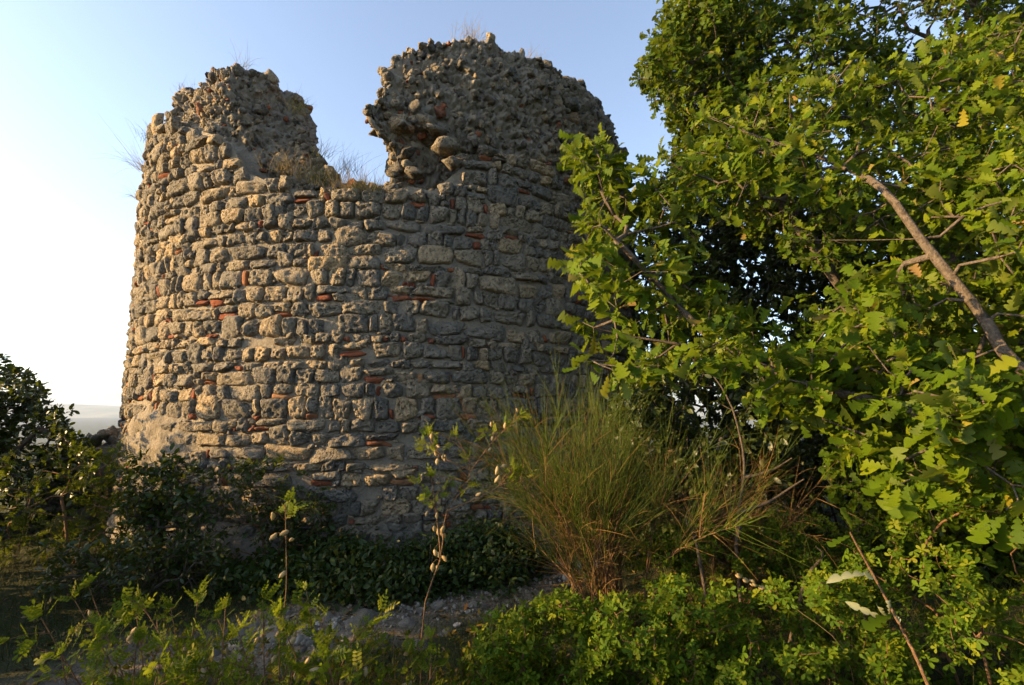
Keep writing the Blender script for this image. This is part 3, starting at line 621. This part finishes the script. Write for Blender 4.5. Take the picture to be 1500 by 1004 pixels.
tree('evergreen_tree', tb, [[tb, tb+(0, 0, .5), tb+(.1, .1, 1.3)], [tb+(0, 0, .3), tb+(.2, 1., 1.0)], [tb+(0, 0, .3), tb+(-.2, -1., 1.0)]], A, None, OVAL, (M_DARKBARK, M_DARK), (.003, .06), .075, 12, 'low spreading dark tree just outside the left edge that shades the foreground', 'tree', 8, along=3)
SH = 'shrubs around the foot of the tower'
bush('bladder_senna', [(-60, 690), (60, 665), (180, 655), (250, 670), (270, 740), (200, 830), (60, 850), (-60, 850)], lambda x, y, j: 4.7+.9*j, 190, 34, [PIN], (M_TWIG, M_SENNASHADE), .1, 4, (.0025, .02), 'straggly yellow-green senna shrub on the left between dark tree and tower', 'shrub', 31, SH)
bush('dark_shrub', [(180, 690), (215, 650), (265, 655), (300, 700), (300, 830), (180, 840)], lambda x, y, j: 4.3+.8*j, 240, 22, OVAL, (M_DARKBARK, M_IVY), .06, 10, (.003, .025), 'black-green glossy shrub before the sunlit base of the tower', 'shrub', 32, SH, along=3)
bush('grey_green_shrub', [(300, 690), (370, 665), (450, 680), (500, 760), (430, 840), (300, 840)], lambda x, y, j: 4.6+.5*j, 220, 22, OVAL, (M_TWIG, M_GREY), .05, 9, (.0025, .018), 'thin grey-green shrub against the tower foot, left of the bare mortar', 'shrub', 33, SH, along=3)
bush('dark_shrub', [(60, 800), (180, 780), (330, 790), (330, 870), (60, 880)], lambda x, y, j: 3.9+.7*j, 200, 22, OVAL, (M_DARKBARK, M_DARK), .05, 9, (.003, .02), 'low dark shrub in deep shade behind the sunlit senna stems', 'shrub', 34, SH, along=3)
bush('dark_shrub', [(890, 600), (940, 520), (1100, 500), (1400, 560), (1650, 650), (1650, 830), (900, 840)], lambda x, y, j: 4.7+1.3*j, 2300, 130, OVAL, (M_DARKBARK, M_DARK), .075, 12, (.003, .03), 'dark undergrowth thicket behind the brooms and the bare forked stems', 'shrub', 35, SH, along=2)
# ivy at the foot of the wall
rng = np.random.default_rng(40); ivy = empty('ivy_patch', (-1.2, 4.75, 0), 'dark ivy patch carpeting the hollow below the tower wall', 'ivy', None); bs = np.array([-1.2, 4.75, 0])
pp = sample_poly([(430, 810), (470, 785), (560, 822), (640, 795), (730, 775), (800, 800), (760, 850), (640, 870), (560, 900), (400, 880), (320, 850)], 1500, rng)
Yd = np.clip(4.2+1.1*(880-pp[:, 1])/110*1.0+rng.normal(0, .12, 1500), 3.9, 5.6); P = at(pp[:, 0], pp[:, 1], Yd); rad = np.hypot(P[:, 0]-TC[0], P[:, 1]-TC[1])
P[:, :2] = np.where((rad < R+.1)[:, None], TC+(P[:, :2]-TC)/rad[:, None]*(R+.12), P[:, :2]); P[:, 2] = np.maximum(gz(P[:, 0], P[:, 1])+.04, P[:, 2]+.16*fbm(np.stack([P[:, 0], P[:, 1], 0*P[:, 0]], 1)*2.6, 3))
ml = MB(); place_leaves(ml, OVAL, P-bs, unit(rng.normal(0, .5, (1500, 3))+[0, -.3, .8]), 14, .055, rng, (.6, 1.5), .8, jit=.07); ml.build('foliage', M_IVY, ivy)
ms = MB(); k = rng.choice(1500, 160); Pg = P[k].copy(); Pg[:, 2] = gz(Pg[:, 0], Pg[:, 1])-.02; d = P[k]-Pg+rng.normal(0, .08, (160, 3)); edges_mesh(ms, Pg-bs, Pg-bs+d, d, d, np.full(160, .006), np.full(160, .003), 4); ms.build('stems', M_DARKBARK, ivy)

# ------------------------------------------------------------------ low shrubs, bottom right
LS = 'low bright green shrubs along the bottom of the picture'
for i, (poly, dep, n, lab) in enumerate([
    ([(690, 930), (760, 885), (820, 870), (890, 890), (910, 1100), (660, 1150), (670, 1000)], (2.3, .9), 420, 'low bright-green shrub at the bottom centre beside the stony track'),
    ([(850, 900), (960, 850), (1060, 860), (1100, 960), (1080, 1150), (850, 1150)], (2.2, .8), 420, 'low bright-green shrub under the broom, bottom right of centre'),
    ([(1060, 900), (1130, 830), (1240, 800), (1320, 880), (1340, 1150), (1060, 1150)], (2.1, .8), 380, 'low green shrub behind the white-leaved shoot'),
    ([(1250, 800), (1330, 735), (1450, 700), (1600, 720), (1680, 1150), (1280, 1150)], (1.9, .9), 480, 'taller green shrub in the bottom right corner under the oak'),
    ([(900, 830), (1000, 770), (1150, 750), (1260, 760), (1260, 850), (1050, 850)], (3.2, .8), 260, 'shaded green shrub behind the broom stems')]):
    bush('low_shrub', poly, lambda x, y, j, d=dep: d[0]+d[1]*j-.0006*(y-850), int(n*1.3), max(24, n//8), [TRI], (M_TWIG, M_SHRUB), .028, 9, (.0014, .012), lab, 'shrub', 50+i, LS, sig=17, along=2, up=.9, step=.07)

# ------------------------------------------------------------------ brooms
def strips(mb, B, D, Ln, bend, wdt, rnd, seg=5, mat=0, grav=.0, ns=3):
    """thin arching stalks"""
    m = len(B); t = np.linspace(0, 1, seg+1); D = unit(D)
    pts = B[:, None]+D[:, None]*(Ln[:, None, None]*t[None, :, None])+bend[:, None]*(Ln[:, None, None]*(t**2)[None, :, None]); pts[..., 2] -= grav*Ln[:, None]*(t**2)[None]
    for i in range(seg):
        d0 = pts[:, i+1]-pts[:, max(i-1, 0)] if i else pts[:, 1]-pts[:, 0]; d1 = pts[:, min(i+2, seg)]-pts[:, i]
        edges_mesh(mb, pts[:, i], pts[:, i+1], d0, d1, wdt*(1-.75*t[i]), wdt*(1-.75*t[i+1]), ns, rnd, mat)
    return pts
def broom(base, h, spread, nmain, nfan, lean, label, seed, green, dry):
    rng = np.random.default_rng(seed); base = np.array(base, float); root = empty('broom_bush', base, label, 'shrub', 'brooms right of the tower')
    B = rng.normal(0, .08, (nmain, 3))*[1, 1, 0]; a = rng.uniform(0, 2*pi, nmain); rad = np.sqrt(rng.random(nmain))*spread
    D = np.stack([np.cos(a)*rad+lean[0], np.sin(a)*rad*.8+lean[1], np.full(nmain, 1.)], 1); Ln = h*rng.uniform(.3, .6, nmain); be = rng.normal(0, .25, (nmain, 3)); be[:, 2] = -.05
    mw = MB(); pt = strips(mw, B, D, Ln, be, rng.uniform(.004, .011, nmain), rng.random(nmain), 6, ns=5)
    def shoots(pt, n, tmin, tmax, lmin, lmax, jit, w_, upb=.25):
        seg = pt.shape[1]-1; k = rng.integers(0, len(pt), n); t = rng.uniform(tmin, tmax, n); i = np.minimum((t*seg).astype(int), seg-1); f = (t*seg-i)[:, None]
        p = pt[k, i]*(1-f)+pt[k, i+1]*f; d = unit(pt[k, i+1]-pt[k, i])+rng.normal(0, jit, (n, 3)); d[:, 2] += upb
        return p, d, rng.uniform(lmin, lmax, n)*h, rng.normal(0, .14, (n, 3)), np.full(n, w_)*rng.uniform(.6, 1.4, n), rng.random(n)
    fan = strips(mw, *shoots(pt, nfan, .35, 1, .14, .3, .42, .0034, .35), seg=5); mw.build('stems', M_TWIG, root)
    mg = MB()
    if green:
        strips(mg, *shoots(fan, green, .2, 1, .06, .24, .3, .0018, .3), seg=4); mg.build('green_shoots', M_BROOM, root)
    md = MB(); strips(md, *shoots(np.concatenate([pt[:, :6], fan[:, :6]]), dry, .1, .8, .05, .2, .8, .0018), seg=3, grav=.15); md.build('dry_twigs', M_DRY, root)
    return root
bb = g(.66, 3.6); broom(bb, 2.25, .36, 36, 170, (-.14, -.05), 'green broom with upright rush-like shoots in front of the tower', 61, 3400, 1500)
bb = g(1.55, 3.9); broom(bb, 1.55, .45, 26, 110, (.05, -.05), 'dried brown broom in the shade between green broom and oak', 62, 0, 1500)
bb = g(1.15, 3.3); broom(bb, .85, .45, 12, 20, (.0, -.1), 'small half-dead broom of bare stems below the green broom', 63, 0, 700)
# bare dark shrub stems
root = empty('bare_shrub', g(1.42, 3.3), 'bare forked grey stems standing right of the broom', 'shrub'); mw = MB(); b0 = np.array(root.location)
for P in ([g(1.42, 3.3), at(1078, 800, 3.3), at(1090, 700, 3.3), at(1085, 640, 3.35), at(1065, 580, 3.4), at(1040, 545, 3.5)], [at(1090, 700, 3.3), at(1130, 690, 3.2), at(1160, 672, 3.15)], [g(1.2, 3.2), at(1020, 800, 3.2), at(1005, 760, 3.2), at(1015, 740, 3.2)], [g(1.6, 3.2), at(1180, 850, 3.2), at(1205, 815, 3.1), at(1195, 800, 3.1)], [at(1085, 752, 2.9), at(1130, 733, 2.9), at(1178, 702, 2.9)], [at(1078, 800, 3.3), at(1088, 752, 3.2), at(1085, 752, 2.9)]):
    q = smooth_path(np.array(P), 16)-b0; q += .008*vnoise(q[:, :]*9)[:, None]; tube(mw, q, np.linspace(.012, .004, 16), 6)
mw.build('stems', M_DARKBARK, root)

# ------------------------------------------------------------------ bladder senna plants in the foreground
def senna(stems, label, seed, leaf_n=5, pods=8, size=.09, group='sunlit senna stems in the foreground', r=.0042, leafmat=None, top=.35):
    rng = np.random.default_rng(seed); b0 = np.array(stems[0][0], float); root = empty('bladder_senna', b0, label, 'shrub', group)
    mw, ml, mp = MB(), MB(), MB()
    for S in stems:
        P = smooth_path(np.array(S, float), 14)-b0; tube(mw, P, np.linspace(r, r*.4, 14), 5, rng.random())
        for _ in range(leaf_n):
            t = rng.uniform(top, 1); i = min(int(t*13), 12); p = P[i]; d = unit(P[i+1]-P[i])+rng.normal(0, .8, 3)*[1, 1, .3]; L_ = rng.uniform(.03, .16)
            e = p+unit(d)*L_; tube(mw, smooth_path([p, (p+e)/2+[0, 0, .01], e], 4), np.linspace(r*.45, r*.25, 4), 4, rng.random())
            place_leaves(ml, [PIN], np.array([e, (p+e)/2]), np.array([d, d]), 3, size, rng, (.3, 1.2), .8, jit=.008)
        place_leaves(ml, [PIN], P[-1:], (P[-1:]-P[-3:-2]), 6, size, rng, (.2, 1.), .8, jit=.008)
        for _ in range(pods):
            t = rng.uniform(max(.1, top-.15), 1); i = min(int(t*13), 12); p = P[i]+rng.normal(0, .035, 3)
            d = rng.normal(0, .45, 3); d[2] -= .9; nz = rng.normal(0, 1, 3)
            tube(mw, [P[i], (P[i]+p)/2+[0, 0, .01], p], .001, 3)
            instance(mp, POD[0], POD[1], p[None], d[None], nz[None], np.array([rng.uniform(.028, .048)]), rng.random(1))
    mw.build('stems', M_TWIG, root); ml.build('leaves', leafmat or M_SENNA, root)
    if mp.v: mp.build('pods', M_POD, root)
rg = np.random.default_rng(70)
labs = ['leaning senna stem with pods at the far left of the foreground', 'senna stem with a leafy tuft left of the tall pod spike', 'low senna with yellowish leaves at the left bottom edge', 'senna clump with reddish stems below the tall pod spike', 'senna clump with hanging papery pods before the stony track', 'spreading senna twigs over the pale stones', 'short senna at the bottom edge left of centre', 'thin senna sprig beside the gravel at bottom centre']
for i, (bx, by, Y, tops) in enumerate([(250, 1090, 2.2, [(110, 880), (130, 860), (60, 905), (200, 900)]), (330, 1090, 2.25, [(205, 880), (250, 890), (290, 880), (180, 900)]), (150, 1100, 2.0, [(90, 960), (200, 940), (240, 950), (150, 930)]),
        (400, 1080, 2.3, [(385, 880), (440, 890), (330, 890), (410, 900)]), (430, 1090, 2.2, [(350, 930), (420, 930), (470, 910), (300, 950), (480, 950)]), (480, 1080, 2.4, [(520, 930), (560, 900), (450, 900), (590, 950)]),
        (380, 1100, 1.95, [(300, 970), (360, 960), (430, 970), (270, 990)]), (560, 1090, 2.1, [(520, 960), (600, 960), (480, 965), (640, 975)])]):
    ss = []
    for (tx, ty) in tops:
        y2 = Y+rg.uniform(-.25, .25); b = at(bx+rg.normal(0, 12), by, Y); b[2] = min(b[2], float(gz(b[0], b[1])))-.03; e = at(tx, ty, y2); ss.append([b, b*.55+e*.45+rg.normal(0, .05, 3), e])
    senna(ss, labs[i], 71+i, 5, 3, .06, top=.5)
b = g(-.72, 2.35); senna([[b, at(420, 960, 2.35), at(420, 850, 2.35), at(418, 738, 2.35)]], 'single tall upright senna stalk with a pod cluster near its top', 90, 2, 5, .07, top=.93)
b = g(-.42, 2.55)
senna([[b, at(620, 900, 2.6), at(646, 816, 2.6), at(654, 749, 2.6), at(690, 690, 2.6), at(668, 640, 2.6)], [at(690, 690, 2.6), at(650, 670, 2.6), at(628, 640, 2.6)], [at(690, 690, 2.6), at(720, 650, 2.65), at(760, 610, 2.7)], [at(654, 749, 2.6), at(720, 720, 2.6), at(752, 690, 2.6)], [at(646, 816, 2.6), at(640, 760, 2.6), at(632, 700, 2.55)]],
      'tall slender senna with pods and pale leaves against the tower foot', 91, 4, 6, .052, top=.55)

M_WEED = leaf_mat('weed_leaf', [(0, (.04, .06, .006)), (.5, (.1, .1, .01)), (.8, (.2, .13, .02)), (1, (.24, .09, .02))], None, .35)
rng = np.random.default_rng(96); WG = 'sparse yellowing weeds along the edge of the track'
for i, (px, py, Y) in enumerate([(430, 1010, 2.5), (480, 1000, 2.7), (520, 985, 2.8), (560, 1000, 2.6), (600, 1010, 2.5), (640, 985, 2.7), (390, 990, 2.7), (350, 970, 2.9), (300, 985, 2.8), (540, 1040, 2.3), (460, 1050, 2.3), (620, 1050, 2.3), (250, 960, 2.9), (200, 960, 3.0), (680, 960, 2.9), (660, 1030, 2.4)]):
    p = at(px, py, Y); b0 = g(p[0], p[1]); root = empty('weed', b0, 'thin yellowing weed with rusty leaves and bare stalks beside the stony track', 'weed', WG); mw, ml = MB(), MB()
    for k in range(9):
        e = rng.normal(0, .13, 3); e[2] = rng.uniform(.2, .42); q = smooth_path([np.array([0, 0, 0.]), e*.5+rng.normal(0, .03, 3), e], 9); tube(mw, q, np.linspace(.0028, .001, 9), 4, rng.random())
        kk = rng.integers(3, 9, 7); place_leaves(ml, OVAL, q[kk], np.repeat((q[8]-q[4])[None], 7, 0), 3, .034, rng, (.4, 1.3), .7, jit=.008)
    mw.build('stems', M_DRY, root); ml.build('leaves', M_WEED, root)
# ------------------------------------------------------------------ white-backed oak shoot, bottom right
rng = np.random.default_rng(95); b0 = g(1.28, 1.35); root = empty('oak_shoot', b0, 'reddish oak shoot with two felty white leaves at bottom right', 'shrub')
P = smooth_path([b0, at(1370, 1030, 1.4), at(1320, 920, 1.45), at(1275, 835, 1.5), at(1245, 780, 1.5)], 20); mw = MB(); tube(mw, P-b0, np.linspace(.005, .0025, 20), 6); mw.build('stems', M_TWIG, root)
M_WHITE = leaf_mat('felty_white_leaf', [(0, (.2, .22, .13)), (1, (.3, .31, .21))], None, .2, .7, .1)
ml = MB(); mwh = MB()
for (px, py, tx, ty, wh) in ((1280, 850, 1215, 838, 1), (1300, 905, 1262, 890, 1), (1305, 905, 1322, 885, 1), (1250, 785, 1200, 800, 0), (1262, 810, 1295, 790, 0), (1245, 780, 1230, 745, 0), (1310, 900, 1240, 935, 0), (1300, 890, 1345, 870, 0)):
    p, e = at(px, py, 1.48), at(tx, ty, 1.42); d = e-p
    for k in range(2 if wh else 1):
        instance(mwh if wh else ml, *OAKL[4+k if wh else k], (p-b0)[None]+rng.normal(0, .004, 3), (d+rng.normal(0, .02, 3))[None], (rng.normal(0, .35, 3)+[-.3, -.6, .5])[None], np.linalg.norm(d)*rng.uniform(.8, 1.)*np.array([[1, .42 if wh else .5, 1]])*.75, np.array([rng.random()*.8]))
ml.build('leaves', M_OAK, root); mwh.build('white_leaves', M_WHITE, root)

# ------------------------------------------------------------------ rocks and the rubble heap
rng = np.random.default_rng(101); RG = 'loose stones on the track'
labs_r = ['pale grey stone half sunk on the stony track', 'loose limestone lump on the stony track before the ivy']
spots = [(540, 905, .11), (520, 915, .08), (455, 930, .09), (600, 915, .06), (640, 890, .05), (700, 870, .07), (722, 860, .08), (735, 868, .05), (480, 905, .05), (400, 940, .07), (430, 960, .06), (560, 940, .05), (610, 950, .06), (500, 960, .07), (650, 930, .04), (670, 900, .04), (350, 930, .06), (580, 880, .05), (310, 960, .05), (690, 890, .035), (450, 985, .05), (530, 985, .045), (750, 850, .04), (630, 870, .03), (470, 945, .035)]
tmpl = [rock_template(200+i, ICO2) for i in range(5)]
def gpix(px, py):
    d = ray(px, py); t = .3
    for _ in range(900):
        p = CAM+d*t
        if p[2] < float(gz(p[0], p[1])): break
        t += .01
    return p
rock_me = []
for i in range(5):
    mb = MB(); mb.add(tmpl[i][0], tmpl[i][1], .2*i+.1); o = mb.build('limestone_rock', M_ROCK); rock_me.append(o)
spots += [(rng.uniform(330, 760), 0, rng.uniform(.02, .045)) for _ in range(50)]; spots = [(x, y or 905-(x-540)*.22+rng.normal(0, 22), s_) for x, y, s_ in spots]
for i, (px, py, s) in enumerate(spots):
    s *= 1.5
    o = rock_me[i] if i < 5 else rock_me[i % 5].copy()
    if i >= 5: COL.objects.link(o)
    p = gpix(px, py); o.location = (p[0], p[1], float(gz(p[0], p[1]))-s*.05); o.scale = (s, s, s); o.rotation_euler = (rng.uniform(-.3, .3), rng.uniform(-.3, .3), rng.uniform(0, 6))
    big = False
    tag(o, 'biggest pale limestone block on the track below the ivy' if i == 0 else ('broad pale stone left of the biggest block on the track' if i == 2 else 'small pale limestone rock lying on the stony track'), 'rock', RG)
# heap of fallen masonry against the tower's left side
hp = at(165, 680, 8.3); hb = np.array([hp[0], hp[1], 0.]); mb = MB(); m = 950
for k, (x_, y_, sx, sz_) in enumerate([(0, 0, .7, 1.3), (.2, .2, .65, 1.15), (-.3, -.15, .55, .95), (.15, -.4, .6, 1.0), (-.1, .4, .6, 1.05), (.35, -.1, .5, 1.2)]): instance(mb, ROCKS[k][0], ROCKS[k][1], np.array([[x_, y_, .15]]), np.array([[1., .3*k, 0]]), np.array([[.1, 0, 1.]]), np.array([[sx, sx*1.2, sz_*1.75]]), np.array([.3+.1*k]))
P = rng.normal(0, 1, (m, 3))*[.55, .7, 0]; hgt = 1.38*np.exp(-(P[:, 0]/.62)**2-(P[:, 1]/.9)**2)*rng.uniform(.0, 1, m)**.7; P[:, 2] = hgt-.1
for k in range(10):
    s_ = slice(k, None, 10); mm = len(P[s_]); sz = rng.uniform(.07, .2, mm); instance(mb, ROCKS[k][0], ROCKS[k][1], P[s_], rng.normal(size=(mm, 3)), rng.normal(0, .5, (mm, 3))+[0, 0, 1], sz, rng.random(mm)*.9)
tag(mb.build('masonry_heap', M_RUBBLE, base=hb), "heap of fallen masonry against the tower's left foot", 'rubble heap')

# ------------------------------------------------------------------ grass
def tuft(center, n, h, w_, spread, lean, seed, jit=.35):
    rng = np.random.default_rng(seed); B = rng.normal(0, spread, (n, 3))*[1, 1, .15]; D = rng.normal(0, jit, (n, 3)); D[:, 2] = 1; D += np.array(lean)
    mb = MB(); strips(mb, B, D, h*rng.uniform(.4, 1.1, n), rng.normal(0, .22, (n, 3)), np.full(n, w_), rng.random(n), 4, grav=.2); return mb
GT = 'dry grass tufts growing on the tower'
for i, (px, py, r, n, h, sp, lean, mat, lab) in enumerate([
    (205, 245, 3.99, 40, .6, .05, (-.75, -.2, .0), M_STRAW, "wispy grass leaning out from the tower's left edge"), (201, 288, 3.99, 22, .35, .05, (-1.0, -.1, -.3), M_STRAW, "small wisp of grass lower on the tower's left edge"),
    (232, 205, 3.9, 120, .28, .09, (-.1, -.2, 0), M_GRASS, 'green tuft on the left shoulder of the tower'), (272, 135, 3.6, 50, .28, .08, (-.15, 0, 0), M_STRAW, 'pale stalks on the sloping left shoulder of the tower'),
    (357, 100, 3.5, 22, .36, .05, (.2, 0, 0), M_STRAW, 'few tall stalks on top of the left stump'), (436, 160, 3.7, 50, .26, .07, (.35, -.1, 0), M_GRASS, 'sprouting stalks on the right side of the left stump'),
    (420, 250, 3.8, 130, .23, .12, (.0, -.3, .1), M_STRAW, 'straw-coloured tuft at the foot of the left stump'), (470, 262, 3.8, 160, .25, .1, (.1, -.2, .1), M_GRASS, 'green tuft at the left end of the gap'),
    (523, 278, 3.8, 260, .26, .13, (.0, -.3, .1), M_STRAW, 'orange-brown grass tuft in the middle of the gap'), (540, 285, 3.9, 160, .2, .14, (0, -.2, 0), M_GRASS, 'short green grass along the sill of the gap'),
    (690, 58, 3.5, 120, .26, .1, (.1, 0, 0), M_STRAW, 'grass tuft on the summit of the right stump'), (775, 85, 3.5, 40, .24, .08, (.2, 0, 0), M_STRAW, "grass wisps on the right stump's sloping shoulder"), (510, 250, 3.0, 60, .4, .1, (.1, 0, 0), M_GRASS, 'feathery weeds seen against the sky in the gap'),
    (470, 225, 3.7, 40, .25, .05, (.3, 0, 0), M_GRASS, 'weed sprig at the lower corner of the left stump')]):
    th, z = hit(np.array(px), np.array(py), r); c = cyl(float(th), float(z)-.04, r)
    tag(tuft(c, n, h, .0022, sp, lean, 120+i).build('grass_tuft', mat, base=c), lab, 'grass tuft', GT)
rng = np.random.default_rng(130)
def grass_field(name, n, xr, yr, h, mat, keep, seed, w_=.0022):
    rng = np.random.default_rng(seed); x = rng.uniform(*xr, n); y = rng.uniform(*yr, n); q = np.stack([x, y, 0*x], -1); k = keep(x, y)*(.5+.5*sstep(-.3, .4, fbm(q*1.6, 2))) > rng.random(n)
    k &= np.hypot(x-TC[0], y-TC[1]) > R+.05; x, y = x[k], y[k]; B = np.stack([x, y, gz(x, y)-.01], -1); m = len(x); D = rng.normal(0, .35, (m, 3)); D[:, 2] = 1
    mb = MB(); strips(mb, B, D, h*rng.uniform(.4, 1.2, m), rng.normal(0, .25, (m, 3)), np.full(m, w_), rng.random(m), 3, grav=.25); tag(mb.build(name, mat), 'short dry-green grass on the ground round the track' if name == 'grass' else None, 'grass', kind='stuff')
grass_field('grass', 60000, (-8, 4), (1.6, 9), .17, M_GRASS, lambda x, y: sstep(.1, .5, path_d(x, y)), 131)
root = empty('tall_grass_clump', g(1.5, 2.4), 'long arching grass blades with one seed head at bottom right', 'grass clump'); mb = tuft(None, 130, .75, .0025, .12, (-.25, -.15, 0), 140, .3); mb.build('blades', M_GRASS, root)
mb = MB(); b0 = np.array(root.location); P = smooth_path([b0, at(1240, 960, 2.3), at(1170, 895, 2.3), at(1130, 868, 2.3), at(1085, 846, 2.3)], 16)-b0; tube(mb, P, np.linspace(.002, .001, 16), 4)
sp_ = P[10:]; instance(mb, POD[0], POD[1], np.repeat(sp_, 3, 0)+rng.normal(0, .004, (len(sp_)*3, 3)), np.repeat(np.gradient(sp_, axis=0), 3, 0)+rng.normal(0, .006, (len(sp_)*3, 3)), rng.normal(size=(len(sp_)*3, 3)), np.full(len(sp_)*3, .03), rng.random(len(sp_)*3)); mb.build('seed_head', M_STRAW, root)

# ------------------------------------------------------------------ air
import bmesh
zlo = min(float(gv[..., 2].min()), float(HZ.min()))-1.0
bm = bmesh.new(); bmesh.ops.create_cube(bm, size=1); me = bpy.data.meshes.new('haze'); bm.to_mesh(me); bm.free()
hz = bpy.data.objects.new('haze', me); COL.objects.link(hz); ztop = 75.0
hz.location = (-1000, 0, (zlo+ztop)/2); hz.scale = (17000, 15000, ztop-zlo)
m, t, N, L = new_mat('thin_air'); v = N('ShaderNodeVolumePrincipled'); v.inputs['Color'].default_value = (.6, .76, 1, 1); v.inputs['Density'].default_value = 1.2e-4; v.inputs['Anisotropy'].default_value = 0.0
o = N('ShaderNodeOutputMaterial'); L(v.outputs[0], o.inputs['Volume']); me.materials.append(m); tag(hz, kind='stuff')

rng = np.random.default_rng(150); n = 5000; x = rng.uniform(-4, 3, n); y = rng.uniform(2, 6, n); kk = np.hypot(x-TC[0], y-TC[1]) > R+.1; x, y = x[kk], y[kk]; m = len(x)
mb = MB(); q = np.stack([x, y, gz(x, y)+.008], 1); nz = rng.normal(0, .4, (m, 3)); nz[:, 2] += 1
instance(mb, OVAL[1][0], OVAL[1][1], q, rng.normal(size=(m, 3))*[1, 1, .2], nz, rng.uniform(.02, .06, m), rng.random(m)); tag(mb.build('leaf_litter', M_DRY), kind='stuff')

rng = np.random.default_rng(160); n = 9000; x = rng.uniform(-3.2, 1.2, n); y = rng.uniform(2.8, 5.4, n); pd = path_d(x, y); kk = (rng.random(n) < np.exp(-(pd/.2)**2)*sstep(-2.0, -1.1, x)*(.35+.65*sstep(-.3, .3, fbm(np.stack([x, y, 0*x], 1)*2.5, 2)))) & (np.hypot(x-TC[0], y-TC[1]) > R+.1); x, y = x[kk], y[kk]; m = len(x)
mb = MB(); sz = np.clip(rng.lognormal(math.log(.017), .55, m), .007, .06); q = np.stack([x, y, gz(x, y)+sz*.15], 1)
for k in range(6):
    q_ = slice(k, None, 6); mk = len(q[q_]); instance(mb, CHIP[k][0], CHIP[k][1], q[q_], rng.normal(size=(mk, 3)), rng.normal(0, .6, (mk, 3))+[0, 0, 1], sz[q_], rng.random(mk))
tag(mb.build('gravel', M_ROCK), kind='stuff')
